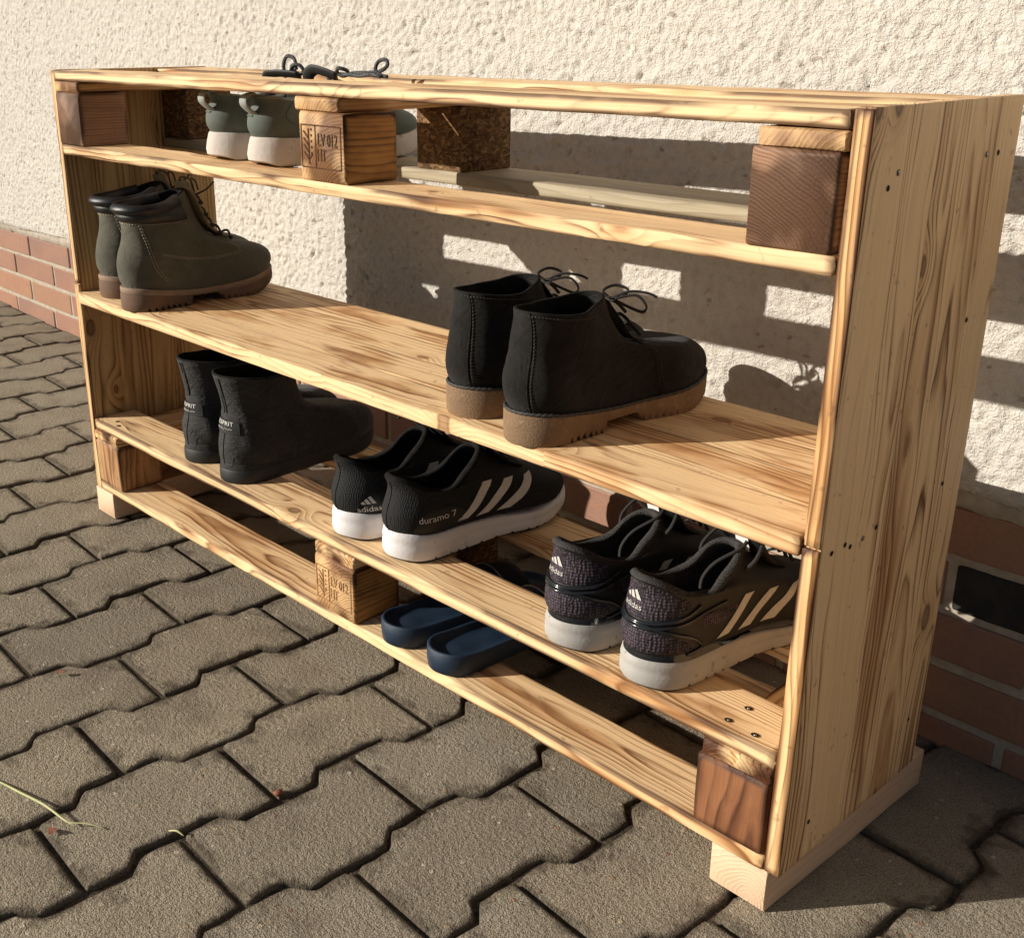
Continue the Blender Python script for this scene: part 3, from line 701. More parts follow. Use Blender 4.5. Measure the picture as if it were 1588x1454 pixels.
def stitches(lo, root, lines, m='thread', ln=.0034, gap=.0015, r=.0006):
    for pts in lines:
        mb = MB(); P = catmull(np.array(pts, float), False, 14); Q = lo.on(P[:, 1], P[:, 0], .0007); d = np.concatenate([[0], np.cumsum(np.linalg.norm(np.diff(Q, axis=0), axis=1))])
        s = 0
        while s+ln < d[-1]:
            ab = [np.array([np.interp(x, d, Q[:, k]) for k in range(3)]) for x in (s, s+ln)]; mb.tube(ab, r, 4); s += ln+gap
        tag(mb.build('stitching', m, root), kind='stuff')
def sole(lo, root, name, m, top, bot, prof, grow=.0025, N=180, t0=0.0):
    """top(u), bot(u): heights along the shoe (u 0 heel .. 1 toe); prof: (fraction from top, outward offset) rings"""
    th = np.linspace(0, 2*math.pi, N, endpoint=False); u = (1-np.cos(th))/2
    zt = top(u); zb = bot(u, np.sin(th)); V = []
    for fr, o in prof:
        p = lo.P(t0, th, ins=-(grow+o)); p[:, 2] = zt+(zb-zt)*fr; V.append(p)
    n = len(V); V = np.array(V).reshape(-1, 3); f = [q[::-1] for q in grid_faces(n, N)]
    h = N//2
    for b, fl in ((0, 1), ((n-1)*N, -1)):
        for i in range(h):
            q = (b+i, b+(i+1), b+(N-i-1) % N, b+(N-i) % N)
            q = tuple(dict.fromkeys(q))
            if len(q) > 2: f.append(q[::fl])
    o = mesh_obj(name, V, f, m, root)
    bm = bmesh.new(); bm.from_mesh(o.data); bmesh.ops.recalc_face_normals(bm, faces=bm.faces); bm.to_mesh(o.data); bm.free(); o.data.set_sharp_from_angle(angle=R(42))
    return o
def sm(a, b, x): x = np.clip((x-a)/(b-a), 0, 1); return x*x*(3-2*x)
def spring(u, h=.02, start=.72): return h*np.clip((u-start)/(1-start), 0, 1)**1.7
def tongue(root, pts, w, m, thick=.005, name='tongue'):
    """curved flap: centre line points (y, z), half widths"""
    C = catmull(np.array(pts, float)); W = np.interp(np.linspace(0, 1, len(C)), np.linspace(0, 1, len(w)), w); V = []; n = 9
    for side in (0, 1):
        for (y, z), ww in zip(C, W):
            for k in range(n):
                a = -1+2*k/(n-1); V.append((a*ww, y-side*thick*.5, z-side*thick*(1-a**4)-.25*ww*a*a))
    k = len(C); f = grid_faces(k, n, False); b = k*n
    f += [tuple(i+b for i in q)[::-1] for q in grid_faces(k, n, False)]
    for i in range(k-1):
        f += [(i*n, (i+1)*n, b+(i+1)*n, b+i*n), (i*n+n-1, b+i*n+n-1, b+(i+1)*n+n-1, (i+1)*n+n-1)]
    for j in range(n-1): f += [((k-1)*n+j, (k-1)*n+j+1, b+(k-1)*n+j+1, b+(k-1)*n+j), (j, b+j, b+j+1, j+1)]
    return mesh_obj(name, V, f, m, root)
def bars_logo(w):
    """three slanted bars rising to the right"""
    v = []; f = []
    for i, (h, x) in enumerate(((.34, -.42), (.62, -.10), (.92, .24))):
        x *= w; hh = h*w*.62; b = w*.26; sl = -.30*hh*1.5
        y0 = 0; k = len(v); v += [(x+b*.1, y0, 0), (x+b*1.02, y0, 0), (x+b*1.02+sl, y0+hh, 0), (x+sl+b*.28, y0+hh*1.0-b*.25*0, 0)]
        v[-1] = (x+sl+b*.10, y0+hh-b*.42, 0); v[-2] = (x+sl+b*.78, y0+hh, 0); f.append((k, k+1, k+2, k+3))
    return np.array(v), f
def shoe_root(name, loc, yaw, label, cat, group):
    o = empty(name, loc, (0, 0, R(yaw))); tag(o, label, cat, group); return o

# ---------------------------------------------------------------- black suede ankle boots
def chukka(loc, yaw, hand, label):
    r = shoe_root('suede_ankle_boot', loc, yaw, label, 'ankle boot', 'pair of black suede ankle boots')
    rows = [(.006, .034, .298, .033, .0345, .0330, .0470, .012), (.000, .048, .303, .046, .0375, .0350, .0500, .009), (-.001, .066, .294, .061, .0385, .0350, .0480, .004), (.001, .085, .266, .075, .0380, .0345, .0435, 0),
            (.005, .102, .214, .081, .0365, .0345, .0385, 0), (.009, .117, .164, .089, .0355, .0355, .0335, .001), (.010, .130, .138, .114, .0355, .0365, .0315, .002), (.008, .142, .123, .146, .0355, .0375, .0290, .006)]
    lo = Loft(rows, -.010, hand=hand, lump=.0030, seed=3+hand, crease=(.205, .088, .0010))
    shell(lo, r, 'suede'); lining(lo, r, 'inside', .004, .0012, .3)
    heel = lambda u: 1-sm(.335, .345, u)
    def bot(u, s):
        z = .0125*(1-heel(u))*(1-sm(.50, .56, u))+spring(u, .020, .76)
        lug = ((u > .14) & (u < .32)) | ((u > .54) & (u < .90)); z = z+.0055*lug*((np.sin(u*200) > .55))
        return z
    top = lambda u: lo.base(u)+.0012
    sole(lo, r, 'sole', 'crepe', top, bot, [(0, -.004), (.0, .0022), (.08, .0030), (.5, .0030), (.9, .0026), (1, .0012), (1, -.008)], .0030, 420)
    # welt with a rope edge
    th = np.linspace(0, 2*math.pi, 240, endpoint=False); u = (1-np.cos(th))/2; p = lo.P(0, th, ins=-.0042); p[:, 2] = top(u)+.0012; p += np.stack([np.cos(np.arange(240)*2.1)*.0004, 0*u, np.sin(np.arange(240)*2.1)*.0005], -1)
    mb = MB(); f0 = len(p)
    mb.v = []; mb.f = []
    n = 6
    for i in range(f0):
        t = p[(i+1) % f0]-p[i-1]; t /= np.linalg.norm(t); nn = np.cross(t, (0, 0, 1.)); nn /= np.linalg.norm(nn); bb = np.cross(nn, t)
        for j in range(n): a = 2*math.pi*j/n; mb.v.append(tuple(p[i]+.0021*math.cos(a)*nn+.0021*math.sin(a)*bb))
    for i in range(f0):
        for j in range(n): i2 = (i+1) % f0; mb.f.append((i*n+j, i*n+(j+1) % n, i2*n+(j+1) % n, i2*n+j))
    mb.build('welt', 'welt', r)
    seam(lo, r, [(.28, .02), (.27, .3), (.30, .65), (.30, 1)], .0007, 'suede', 'heel_seam')
    seam(lo, r, [(1.86, .02), (1.80, .25), (1.92, .48), (2.2, .62), (2.6, .68)], .0013, 'suede', 'quarter_seam')
    stitches(lo, r, [[(1.90, .03), (1.84, .25), (1.96, .47), (2.22, .60)], [(.33, .03), (.32, .3), (.35, .65), (.35, .98)], [(.0, .955), (.6, .95), (1.3, .94), (1.9, .93)]], 'welt', .0026, .0012, .0005)
    tongue(r, [(.190, .086), (.158, .100), (.136, .124), (.120, .144)], [.018, .021, .023, .018], 'suede', .003)
    mb = MB()
    for k, (y, z) in enumerate(((.166, .097), (.152, .110), (.141, .126))): mb.tube([(-.023, y, z), (0, y+.004, z+.008), (.023, y, z)], .0019, 6)
    K = np.array((0, .143, .137))
    for lp in ([(.004, 0, 0), (.020, .016, .004), (.030, .022, -.006), (.026, .022, -.014), (.014, .014, -.010), (.002, .002, -.002)], [(-.004, 0, 0), (-.010, -.004, .007), (-.006, .010, .012), (.006, .018, .008), (.006, .010, .001), (0, 0, 0)],
               [(0, 0, 0), (.014, .012, .008), (.030, .024, .007), (.038, .030, .003)], [(0, 0, 0), (-.020, -.008, .002), (-.030, -.012, -.006)]): mb.tube([K+np.array(q) for q in lp], .0021, 6, flat=.7)
    mb.build('lace', 'blacklace', r)
    return r
chukka((1.024, -.013, S1), -4.5, 1, 'black suede ankle boot with gum sole, the one nearer the right side panel')
chukka((.915, .006, S1), -2.5, -1, 'black suede ankle boot with gum sole, the one farther left behind its twin')

# ---------------------------------------------------------------- olive lace-up boots
def olive(loc, yaw, hand, label):
    r = shoe_root('olive_lace_boot', loc, yaw, label, 'boot', 'pair of olive nubuck boots')
    rows = [(.006, .036, .276, .038, .0350, .0330, .0460, .015), (.000, .050, .281, .051, .0385, .0350, .0495, .011), (-.001, .070, .274, .066, .0390, .0355, .0480, .005), (.003, .088, .250, .078, .0380, .0350, .0430, 0),
            (.009, .105, .204, .089, .0365, .0350, .0375, 0), (.012, .120, .160, .104, .0360, .0355, .0335, 0), (.012, .135, .140, .130, .0365, .0365, .0315, .001), (.008, .148, .130, .158, .0375, .0375, .0300, .002), (.004, .160, .121, .178, .0385, .0385, .0280, .004)]
    lo = Loft(rows, -.010, hand=hand, lump=.0022, seed=9+hand, crease=(.198, .092, .0008))
    shell(lo, r, 'nubuck')
    # padded black collar round the back and sides
    hs = np.linspace(-2.12, 2.12, 60); prof = [(.765, .0002), (.780, .0026), (.83, .0040), (.880, .0028), (.888, .0016), (.905, .0044), (.955, .0078), (1.0, .0056)]
    V = [lo.on(t, hs, o) for t, o in prof]
    V.append(lo.P(1., hs, ins=-.0008, dz=.0045)); V.append(lo.P(1., hs, ins=.004, dz=.0042)); V.append(lo.P(1., hs, ins=.008, dz=0.)); V.append(lo.P(.93, hs, ins=.008))
    mesh_obj('collar', np.array(V).reshape(-1, 3), grid_faces(len(V), 60, False), 'blackleather', r)
    lining(lo, r, 'inside', .006, .001, .3)
    heel = lambda u: 1-sm(.35, .36, u)
    def bot(u, s):
        z = .0150*(1-heel(u))*(1-sm(.52, .58, u))+spring(u, .024, .74)
        lug = ((u > .05) & (u < .32)) | ((u > .54) & (u < .95)); return z+.0050*lug*(np.sin(u*170) > .45)
    top = lambda u: lo.base(u)-.0080
    sole(lo, r, 'sole', 'brownsole', top, bot, [(0, -.004), (0, .0020), (.1, .0026), (.5, .0028), (.9, .0024), (1, .0006), (1, -.008)], .0032, 420)
    t2 = lambda u: lo.base(u)+.0012
    sole(lo, r, 'midsole', 'palemidsole', t2, lambda u, s: top(u)+.0002, [(0, -.004), (0, .0008), (.25, .0018), (.75, .0018), (1, .0010), (1, -.004)], .0036, 240)
    stitches(lo, r, [[(.0, .745), (.35, .745), (.62, .735), (.66, .60), (.70, .40), (.80, .22), (.95, .12)], [(.0, .765), (.35, .765), (.67, .755), (.71, .60), (.75, .40), (.85, .22), (1.0, .12)],
                     [(.95, .36), (1.3, .30), (1.7, .28), (2.1, .33), (2.25, .47)], [(.95, .375), (1.3, .315), (1.7, .295), (2.08, .345), (2.2, .47)], [(.62, .745), (1.2, .750), (1.9, .755)], [(.75, .880), (1.3, .885), (1.95, .89)],
                     [(-.0, .745), (-.35, .745), (-.62, .735), (-.66, .60), (-.70, .40)]])
    tongue(r, [(.190, .100), (.158, .120), (.140, .150), (.122, .192)], [.018, .024, .027, .022], 'tanlining', .005)
    mb = MB()
    for k, (y, z, w_) in enumerate(((.196, .097, .020), (.176, .107, .022), (.161, .121, .024), (.150, .139, .025), (.142, .158, .025))):
        mb.tube([(-w_, y-.004, z-.001), (0, y+.002, z+.007), (w_, y-.004, z-.001)], .0021, 6)
        for sg in (-1, 1):
            me_ = MB(); me_.tube([(sg*(w_+.001), y-.006, z), (sg*(w_+.005), y-.007, z-.001)], .0035, 8); me_.build('eyelet', 'blackleather', r)
    K = np.array((0, .143, .166))
    for lp in ([(0, 0, 0), (.016, -.016, .026), (.006, -.028, .030), (-.008, -.018, .020), (0, -.002, .002)], [(0, 0, 0), (-.02, .006, .022), (-.026, .018, .018), (-.012, .014, .006)], [(0, 0, 0), (.022, .008, .010), (.030, .018, .022)]): mb.tube([K+np.array(q) for q in lp], .0016, 6)
    mb.build('lace', 'brownlace', r)
    return r
olive((.181, -.012, S1), 1.0, 1, 'olive nubuck lace-up boot with black collar, the nearer one of its pair')
olive((.068, .008, S1), -2.0, -1, 'olive nubuck lace-up boot with black collar, half hidden by its twin near the left panel')

# ---------------------------------------------------------------- short black pull-on boots
def pullon(loc, yaw, hand, label):
    r = shoe_root('black_pull_on_boot', loc, yaw, label, 'boot', 'pair of short black pull-on boots')
    rows = [(.004, .022, .284, .018, .0370, .0370, .0460, 0), (.000, .036, .290, .033, .0420, .0400, .0505, 0), (.000, .058, .282, .054, .0425, .0400, .0490, 0), (.005, .080, .250, .072, .0390, .0380, .0425, 0),
            (.008, .098, .196, .084, .0405, .0410, .0405, 0), (.009, .114, .152, .096, .0415, .0425, .0400, 0), (.006, .132, .138, .117, .0430, .0440, .0400, 0), (.002, .150, .134, .138, .0440, .0450, .0405, .001), (-.002, .166, .136, .155, .0450, .0460, .0410, .004)]
    lo = Loft(rows, -.008, hand=hand, lump=.0052, seed=21+hand, crease=(.150, .100, .0016))
    shell(lo, r, 'feltboot'); lining(lo, r, 'inside', .005, .002, .3)
    bot = lambda u, s: spring(u, .012, .76)+0*s
    top = lambda u: .0215+spring(u, .010, .74)
    sole(lo, r, 'sole', 'rubber', top, bot, [(0, -.004), (0, .0010), (.12, .0022), (.55, .0026), (.9, .0022), (1, .0005), (1, -.006)], .0030, 200)
    sole(lo, r, 'foxing', 'feltboot', lambda u: top(u)+.010, lambda u, s: top(u)+.0004, [(0, -.003), (0, .0004), (.3, .0012), (1, .0014), (1, -.003)], .0022, 200)
    seam(lo, r, [(0.0, .02), (.02, .3), (.02, .5)], .0008, 'feltboot', 'heel_seam'); seam(lo, r, [(1.32, .02), (1.34, .3), (1.36, .6), (1.40, 1)], .0010, 'feltboot', 'side_seam')
    seam(lo, r, [(1.36, .50), (1.62, .44), (1.9, .50), (2.1, .62)], .0010, 'feltboot', 'vamp_seam'); seam(lo, r, [(2.0, .04), (2.15, .22), (2.5, .34)], .0009, 'feltboot', 'toe_seam')
    seam(lo, r, [(0.0, .53), (.5, .50), (.9, .47), (1.34, .38)], .0008, 'feltboot', 'counter_seam')
    # knitted gusset up the back
    mb = MB()
    for k in range(26):
        t = .58+.39*k/26; mb.tube(lo.on(np.array([t, t+.008, t]), np.array([-.07, .0, .07]), .0012), .0010, 4)
    mb.build('back_gusset', 'greymesh', r)
    tg = patch(lo, r, 'label_tag', 'tag', [(-.42, .365), (.42, .36), (.42, .495), (-.42, .50)], .0016)
    lettering(lo, tg, 'ESPRIT', .0086, .02, .458, 'print', 'lettering', .0024, 0, 1.25)
    x = np.linspace(-.016, .014, 60); sc = np.stack([x, .0016*np.sin(x*1500)*np.exp(-((x+.004)/.013)**2)+.0004*np.sin(x*700), 0*x], -1); q = decal(lo, sc, .02, .402, .0024); mb = MB(); mb.tube(q[::1], .00035, 4); mb.build('script_lettering', 'print', tg)
    return r
pullon((.416, .004, ZD), 1.5, 1, 'short black pull-on boot with woven heel tag, the one beside the black sneakers')
pullon((.303, .010, ZD), 1.0, -1, 'short black pull-on boot with woven heel tag, the one nearer the left panel')

# ---------------------------------------------------------------- running shoes
def runner(loc, yaw, hand, label, kind):
    pu = kind == 'p'
    r = shoe_root('running_shoe', loc, yaw, label, 'sneaker', 'pair of purple black running shoes' if pu else 'pair of black running shoes with white soles')
    hz = .010 if pu else -.002
    rows = [(.006, .036, .294, .030, .0345, .0330, .0455, 0), (-.001, .048, .299, .044, .0385, .0350, .0490, 0), (-.002, .064, .288, .058, .0385, .0350, .0460, 0), (.002, .078+hz*.5, .258, .070, .0370, .0345, .0405, .001),
            (.006, .090+hz, .214, .086, .0350, .0350, .0355, .004), (.007, .101+hz, .174, .105, .0330, .0350, .0315, .012), (.002, .113+hz, .150, .124, .0300, .0350, .0270, .030)]
    lo = Loft(rows, -.009, ke=1.25, kt=1.35, hand=hand, lump=.0009, seed=31+hand)
    shell(lo, r, 'synth' if pu else 'mesh'); 
    lining(lo, r, 'greymesh' if pu else 'inside', .010, .0045, .25, 'padded_collar')
    foam = 'greyfoam' if pu else 'whitefoam'
    ct = lambda u: (.034 if pu else .036)-.010*sm(.25, .75, u)+(.003 if pu else .006)*np.exp(-(u/.10)**2)+spring(u, .014, .72)
    def cb(u, s):
        z = .0035+spring(u, .024, .70)+.004*np.exp(-(u/.05)**2)
        return z+.0026*((np.abs(((u*23) % 1)-.5) < .05) & (u > .12))
    sole(lo, r, 'midsole', foam, ct, cb, [(0, -.004), (0, .0006), (.05, .0022), (.3, .0040), (.42, .0030), (.5, .0040), (.85, .0042), (1, .0022), (1, -.006)], .0034, 320)
    sole(lo, r, 'outsole', 'rubber', lambda u: cb(u, 0)+.0015, lambda u, s: cb(u, 0)-.0035, [(0, -.004), (0, .0008), (.5, .0012), (1, -.001), (1, -.006)], .0030, 240)
    # tongue and laces
    tongue(r, [(.212, .090), (.182, .108), (.158, .132), (.136, .164)], [.018, .026, .033, .031], 'synth' if pu else 'mesh', .007)
    mb = MB()
    for k in range(5):
        y = .226-.014*k; z = .088+.0102*k; w_ = .017+.0016*k
        mb.tube([(-w_, y-.003, z), (0, y+.003, z+.0085), (w_, y-.003, z)], .0023, 6, flat=.6); mb.tube([(-w_, y-.003, z), (.2*w_, y-.006, z+.010), (w_, y-.016, z+.009)], .0021, 6, flat=.6)
    if pu: loops = [[(.0, .166, .136), (.016, .140, .128), (.004, .112, .112), (.0, .098, .096), (.004, .092, .082)], [(0, .166, .136), (-.02, .150, .138), (-.030, .128, .118), (-.022, .118, .100)], [(0, .166, .136), (.026, .158, .140), (.034, .140, .120), (.022, .128, .098), (.030, .105, .090)], [(0, .182, .122), (-.022, .190, .134), (-.040, .200, .128), (-.038, .206, .112), (-.018, .198, .110), (0, .184, .120)], [(0, .182, .122), (.022, .190, .132), (.038, .200, .122), (.034, .204, .110), (.014, .196, .110), (0, .184, .120)], [(-.004, .180, .120), (.004, .176, .128), (.006, .186, .130), (-.004, .190, .124), (0, .180, .118)]]
    else: loops = [[(0, .170, .140), (.022, .150, .152), (.026, .128, .146), (.010, .132, .140)], [(0, .170, .140), (-.022, .160, .150), (-.034, .148, .140), (-.036, .130, .132)], [(0, .170, .138), (.030, .172, .138), (.044, .184, .124)], [(0, .170, .138), (-.030, .178, .136), (-.046, .190, .120)]]
    for l_ in loops: mb.tube(l_, .0023, 6, flat=.75)
    mb.build('lace', 'blacklace', r)
    # three stripes on both flanks, laid out by length and height
    for sg in (1, -1):
        for k in range(3):
            dy = .0365*k; zt_ = .096-.005*k; ks = ((.080, .102, .044-.002*k), (.098, .118, .053-.001*k), (.111, .129, .064-.001*k), (.120, .137, .075-.002*k), (.127, .143, .087-.004*k))
            if pu: ks = ((.084, .104, .045-.002*k), (.097, .114, .053), (.110, .125, .063), (.120, .134, .073-.001*k), (.128, .141, .083-.004*k))
            ks = catmull(np.array(ks), False, 3); V = []
            for y0, y1, z in ks:
                for y in (y0, (y0*2+y1)/3, (y0+2*y1)/3, y1): t_, h_ = lo.at(y+dy, z, sg); V.append(lo.on(t_, h_, .0010 if sg > 0 else -.0010))
            mesh_obj('stripe', V, grid_faces(len(ks), 4, False), 'silver' if pu else 'print', r)
    if not pu:
        # glued heel counter and its lettering
        poly_patch(lo, r, 'heel_overlay', 'synth', [(.48, .06), (.62, .30), (.78, .42), (1.08, .40), (1.24, .28), (1.26, .06), (.9, .03)], .0010)
        poly_patch(lo, r, 'heel_overlay', 'synth', [(-.48, .06), (-.62, .30), (-.78, .42), (-1.08, .40), (-1.24, .28), (-1.26, .06), (-.9, .03)], .0010)
        if hand > 0: lettering(lo, r, 'duramo 7', .0125, .86, .285, 'print', 'lettering', .0018, -.02, 1.2)
        else:
            v, f = bars_logo(.021); v = v+np.array((0, .0005, 0)); mesh_obj('bar_logo', decal(lo, v, .62, .235, .0018), f, 'print', r, False)
            lettering(lo, r, 'adidas', .0115, .62, .160, 'print', 'lettering', .0018, 0, 1.2)
        seam(lo, r, [(.0, .03), (.0, .5), (.0, .95)], .0007, 'mesh', 'heel_seam')
    else:
        poly_patch(lo, r, 'heel_knit', 'purplemesh', [(-.62, .50), (0, .47), (.62, .50), (.95, .62), (.86, .80), (.55, .90), (0, .97), (-.55, .90), (-.86, .80), (-.95, .62)], .0016)
        poly_patch(lo, r, 'heel_window', 'purplemesh', [(-.60, .16), (0, .13), (.75, .12), (.86, .16), (.74, .30), (.40, .38), (0, .41), (-.40, .38), (-.66, .30)], .0014)
        poly_patch(lo, r, 'side_window', 'purplemesh', [(1.0, .36), (1.25, .33), (1.46, .44), (1.25, .48), (1.02, .47)], .0012)
        lines = MB()
        for pts in ([(-1.0, .46), (-.6, .44), (0, .41), (.6, .44), (1.0, .50), (1.35, .55)], [(-.8, .12), (-.72, .30), (-.42, .41), (0, .44), (.42, .41), (.80, .31), (.94, .14), (.75, .09)], [(-1.0, .58), (-.62, .49), (0, .455), (.62, .49), (1.02, .60)]):
            P = catmull(np.array(pts, float)); lines.tube(lo.on(P[:, 1], P[:, 0], .0012), .0019, 6)
        lines.build('heel_overlay', 'gloss', r)
        sole(lo, r, 'heel_cup', 'gloss', lambda u: ct(u)+.0125*(1-sm(.12, .42, u)), lambda u, s: ct(u)-.001, [(0, -.005), (0, -.0022), (.2, -.0010), (1, .0016), (1, -.003)], .0032, 200)
        v, f = bars_logo(.021); mesh_obj('bar_logo', decal(lo, v*np.array((1, 1.15, 1)), -.10, .66, .0026), f, 'silver', r, False)
        lettering(lo, r, 'adidas', .0085, -.08, .585, 'silver', 'lettering', .0026, 0, 1.15)
        # size tag inside the tongue
        mb = MB(); mb.add([(-.006+.004*hand, .1500, .120), (.012+.004*hand, .1500, .118), (.012+.004*hand, .1425, .142), (-.006+.004*hand, .1425, .144)], [(0, 1, 2, 3)]); tg = mb.build('size_tag', 'bluetag', r, False)
        mb = MB()
        for k in range(4):
            z = .123+.0045*k; y = .1497-.0003-.0014*k; mb.add([(-.003+.004*hand, y-.0003, z), (.008+.004*hand, y-.0003, z-.0006), (.008+.004*hand, y-.0006, z+.0008), (-.003+.004*hand, y-.0006, z+.0014)], [(0, 1, 2, 3)])
        mb.build('print_line', 'rubber', tg, False)
    return r
runner((.791, .008, ZD), -5.0, 1, 'black running shoe with white sole and three pale stripes, nearer of its pair', 'd')
runner((.694, .002, ZD), -3.5, -1, 'black running shoe with white sole, behind its twin and left of it', 'd')
runner((1.190, -.004, ZD), -8.0, 1, 'purple black running shoe with grey sole, the one against the right side panel', 'p')
runner((1.085, -.004, ZD), -6.0, -1, 'purple black running shoe with grey sole, the left one of its pair', 'p')

# ---------------------------------------------------------------- grey-green sneakers in the upper pallet
def greenie(loc, yaw, hand, label):
    r = shoe_root('green_sneaker', loc, yaw, label, 'sneaker', 'pair of grey-green sneakers')
    rows = [(.012, .034, .292, .030, .0310, .0320, .0440, 0), (.004, .046, .297, .042, .0345, .0335, .0470, 0), (.003, .058, .288, .054, .0345, .0335, .0450, 0), (.006, .068, .262, .064, .0330, .0335, .0400, 0),
            (.010, .076, .225, .073, .0310, .0330, .0350, .001), (.011, .082, .190, .082, .0295, .0325, .0310, .003), (.007, .0875, .166, .090, .0280, .0310, .0270, .007)]
    lo = Loft(rows, -.008, ke=1.2, hand=hand, lump=.0006, seed=51+hand)
    shell(lo, r, 'greenknit'); lining(lo, r, 'greenpale', .007, .0025, .25, 'padded_collar')
    ct = lambda u: .036-.006*sm(.2, .7, u)+spring(u, .010, .74)+.002*np.exp(-(u/.1)**2)
    cb = lambda u, s: spring(u, .020, .72)+.006*np.exp(-(u/.045)**2)+0*s
    sole(lo, r, 'sole', 'dirtyfoam', ct, cb, [(0, -.004), (0, .0005), (.06, .0022), (.35, .0050), (.7, .0072), (.93, .0060), (1, .0015), (1, -.006)], .0036, 240)
    for t_ in (.44, .54): seam(lo, r, [(-.30, t_), (-.10, t_+.004), (.02, t_)], .0012, 'greenknit', 'heel_rib')
    seam(lo, r, [(.85, .25), (.70, .45), (.95, .80), (1.3, .83), (1.7, .62)], .0010, 'greenknit', 'side_rib'); seam(lo, r, [(.85, .25), (1.2, .27), (1.7, .30)], .0010, 'greenknit', 'side_rib')
    # folded heel loop
    mb = MB(); y = -.002
    mb.tube([(0, .010, .066), (0, .000, .072), (0, -.008, .080), (0, -.006, .089), (0, .006, .0925), (0, .014, .088)], .0085, 10, flat=.22)
    mb.build('heel_loop', 'greenpale', r)
    return r, lo
GR, _ = greenie((.500, .030, U1), 2.0, 1, 'grey-green sneaker with dirty white sole, beside the stamped block of the upper pallet')
GL, _ = greenie((.392, .034, U1), 3.0, -1, 'grey-green sneaker with dirty white sole, the left one of its pair')
def top_laces(r, pts_list, tab):
    """tongues and rope laces that come up through the gap of the top deck"""
    mb = MB()
    for p in pts_list: mb.tube(p, .0026, 7)
    o = mb.build('lace', 'ropelace', r)
    mb = MB()
    for p in tab: mb.tube(p, .0085, 8, flat=.35)
    o2 = mb.build('tongue', 'rubber', r)
top_laces(GR, [[(.018, .105, .080), (.036, .108, .108), (.054, .104, .117), (.066, .106, .113), (.084, .110, .117), (.112, .112, .118), (.132, .112, .120), (.146, .112, .127), (.142, .114, .134), (.130, .112, .132), (.126, .110, .122), (.138, .110, .115), (.148, .110, .114)],
               [(.056, .104, .116), (.064, .100, .123), (.072, .108, .120), (.066, .112, .114), (.058, .108, .115), (.080, .104, .115), (.100, .105, .114), (.126, .104, .116), (.140, .106, .114)]],
          [[(-.006, .115, .080), (.000, .100, .108), (.016, .096, .120), (.036, .098, .118), (.054, .104, .112)]])
top_laces(GL, [[(.044, .100, .080), (.048, .100, .110), (.048, .098, .124), (.056, .098, .136), (.068, .100, .134), (.072, .100, .126), (.066, .100, .117), (.058, .098, .114)], [(.060, .100, .114), (.070, .096, .124), (.080, .100, .125), (.084, .104, .117), (.074, .104, .113), (.064, .102, .118), (.076, .098, .121)]],
          [[(.006, .105, .080), (.014, .096, .109), (.034, .094, .1135), (.060, .096, .1135), (.078, .100, .112)]])

# ---------------------------------------------------------------- navy slides
def slide(loc, yaw, hand, label):
    r = shoe_root('navy_slide_sandal', loc, yaw, label, 'sandal', 'pair of navy slide sandals')
    rows = [(.004, 0, .272, 0, .0345, .0330, .0450, 0), (.000, .01, .276, .01, .0365, .0345, .0470, 0)]
    lo = Loft(rows, -.010, ke=1.05, kt=1.25, hand=hand)
    N = 200; th = np.linspace(0, 2*math.pi, N, endpoint=False); u = (1-np.cos(th))/2
    zt = .028-.006*sm(.25, .7, u)+.004*np.exp(-(u/.12)**2)
    V = []
    for ins, z in ((.004, .0), (.0, .003), (-.0015, zt*.5), (-.001, zt-.002), (.0008, zt), (.003, zt), (.0052, zt-.0016), (.009, zt-.0055), (.014, zt-.0075), (.022, zt-.008), (.030, zt-.0075)):
        p = lo.P(.5, th, ins=ins); p[:, 2] = z; V.append(p)
    n = len(V); V = np.array(V).reshape(-1, 3); f = grid_faces(n, N)[::1]; h = N//2
    for b in (0, (n-1)*N):
        for i in range(h):
            q = tuple(dict.fromkeys((b+i, b+i+1, b+(N-i-1) % N, b+(N-i) % N)))
            if len(q) > 2: f.append(q)
    o = mesh_obj('footbed', V, f, 'navy', r)
    bm = bmesh.new(); bm.from_mesh(o.data); bmesh.ops.recalc_face_normals(bm, faces=bm.faces); bm.to_mesh(o.data); bm.free(); o.data.set_sharp_from_angle(angle=R(50))
    # wide strap over the instep, with two pale welts
    ys = np.linspace(.135, .215, 9); aa = np.linspace(0, math.pi, 21); V = []
    for inner in (0, 1):
        for y in ys:
            k = (y-.135)/.08; hgt = .066-.018*k; ww = .046-.001*k
            for a in aa: V.append(((ww-.004*inner)*math.cos(a)*(1 if abs(math.cos(a)) < .96 else 1), y-.014*math.sin(a)*(1-k), .008+(hgt-.004*inner)*math.sin(a)**.8))
    a_, b_ = 9, 21; f = grid_faces(a_, b_, False); bb = a_*b_; f += [tuple(i+bb for i in q)[::-1] for q in grid_faces(a_, b_, False)]
    for j in range(b_-1): f += [(j, bb+j, bb+j+1, j+1), ((a_-1)*b_+j, (a_-1)*b_+j+1, bb+(a_-1)*b_+j+1, bb+(a_-1)*b_+j)]
    st = mesh_obj('strap', V, f, 'navy', r)
    mb = MB()
    for y in (.150, .178):
        k = (y-.135)/.08; mb.tube([((.0468-.001*k)*math.cos(a), y-.014*math.sin(a)*(1-k), .008+(.0672-.018*k)*math.sin(a)**.8) for a in np.linspace(.35, 2.8, 14)], .0011, 5)
    mb.build('strap_welt', 'greyfoam', st)
    return r
slide((.889, -.007, ZB), -6, 1, 'navy rubber slide sandal on the bottom board, the nearer one')
slide((.797, -.005, ZB), -6, -1, 'navy rubber slide sandal on the bottom board, the one beside the stamped block')

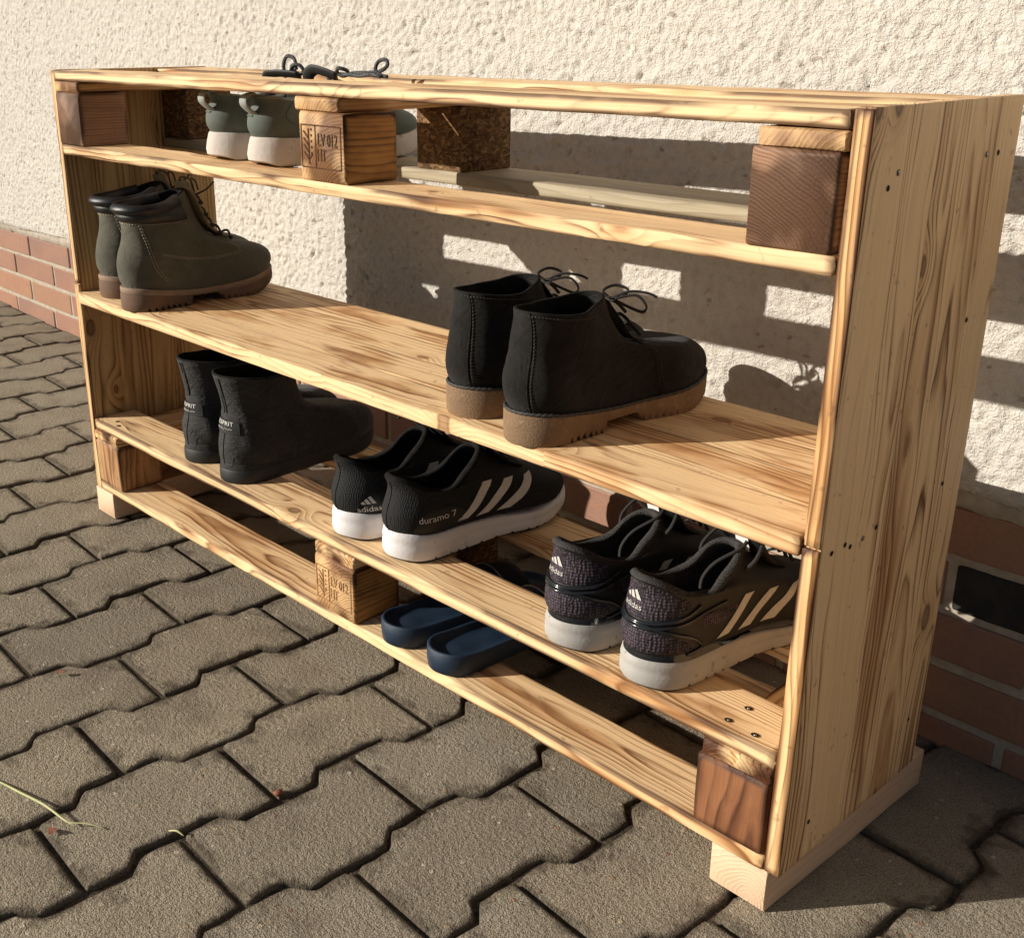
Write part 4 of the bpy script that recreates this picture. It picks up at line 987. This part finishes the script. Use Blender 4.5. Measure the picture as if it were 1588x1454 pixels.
# ================================================================ small things on the paving
def ribbon(pts, w, m, name, label, cat, group=None):
    P = catmull(np.array(pts, float), False, 8); k = len(P); v = []
    for i, p in enumerate(P):
        t = P[min(i+1, k-1)]-P[max(i-1, 0)]; n = np.cross(t, (0, 0, 1.)); n /= np.linalg.norm(n)+1e-9; ww = w*math.sin(math.pi*(.06+.90*i/(k-1)))
        v += [p-n*ww, p+np.array((0, 0, .0012)), p+n*ww, p-np.array((0, 0, .0004))]
    f = []
    for i in range(k-1):
        for j in range(4): f.append((4*i+j, 4*i+(j+1) % 4, 4*i+4+(j+1) % 4, 4*i+4+j))
    tag(mesh_obj(name, v, f, m), label, cat, group)
#SMALL
def build_small():
    ribbon([(.630, -.470, .001), (.654, -.464, .003), (.691, -.456, .005), (.729, -.447, .006), (.766, -.4415, .004), (.780, -.437, .002)], .0020, 'grass', 'straw', 'long pale grass blade lying on the paving at lower left', 'grass blade')
    ribbon([(.774, -.440, .003), (.789, -.427, .004), (.806, -.415, .001)], .0010, 'grass', 'straw', 'thin curved grass stem touching the tip of the long blade', 'grass blade')
    r = random.Random(4)
    def crumb(x, y, s, m, name, label, cat, group, flat=.5):
        bm = bmesh.new(); bmesh.ops.create_icosphere(bm, subdivisions=2, radius=s)
        for v in bm.verts: v.co = v.co*(1+r.uniform(-.18, .18)); v.co.z *= flat
        me = bpy.data.meshes.new(name); bm.to_mesh(me); bm.free(); me.materials.append(M[m]); me.polygons.foreach_set('use_smooth', [True]*len(me.polygons))
        o = link(bpy.data.objects.new(name, me)); o.location = (x, y, s*flat*.6-.002); o.rotation_euler = (0, 0, r.uniform(0, 6)); tag(o, label, cat, group)
    def leaf(x, y, s, label):
        n = 10; v = [(0, 0, .003)]
        for i in range(n): a = 2*math.pi*i/n; q = s*(1+.35*math.cos(3*a+.5)); v.append((q*math.cos(a), q*.6*math.sin(a), .001+.004*r.random()))
        f = [(0, 1+i, 1+(i+1) % n) for i in range(n)]; o = mesh_obj('dead_leaf', v, f, 'leaf'); o.location = (x, y, .0005); o.rotation_euler = (0, 0, r.uniform(0, 6)); tag(o, label, 'leaf', 'dead leaf scraps')
    leaf(.772, -.459, .007, 'dark red leaf scrap in the joint beside the long grass blade')
    leaf(.469, -.305, .006, 'brown leaf crumb on a paver left of the rack')
    ribbon([(.858, -.366, .001), (.867, -.361, .004), (.876, -.358, .001)], .0014, 'grass', 'straw', 'tiny green grass tip in a joint of the lower left paving', 'grass blade')
    crumb(.883, -.239, .006, 'leaf', 'clay_crumb', 'small red clay crumb in a paving joint', 'crumb', None)
build_small()
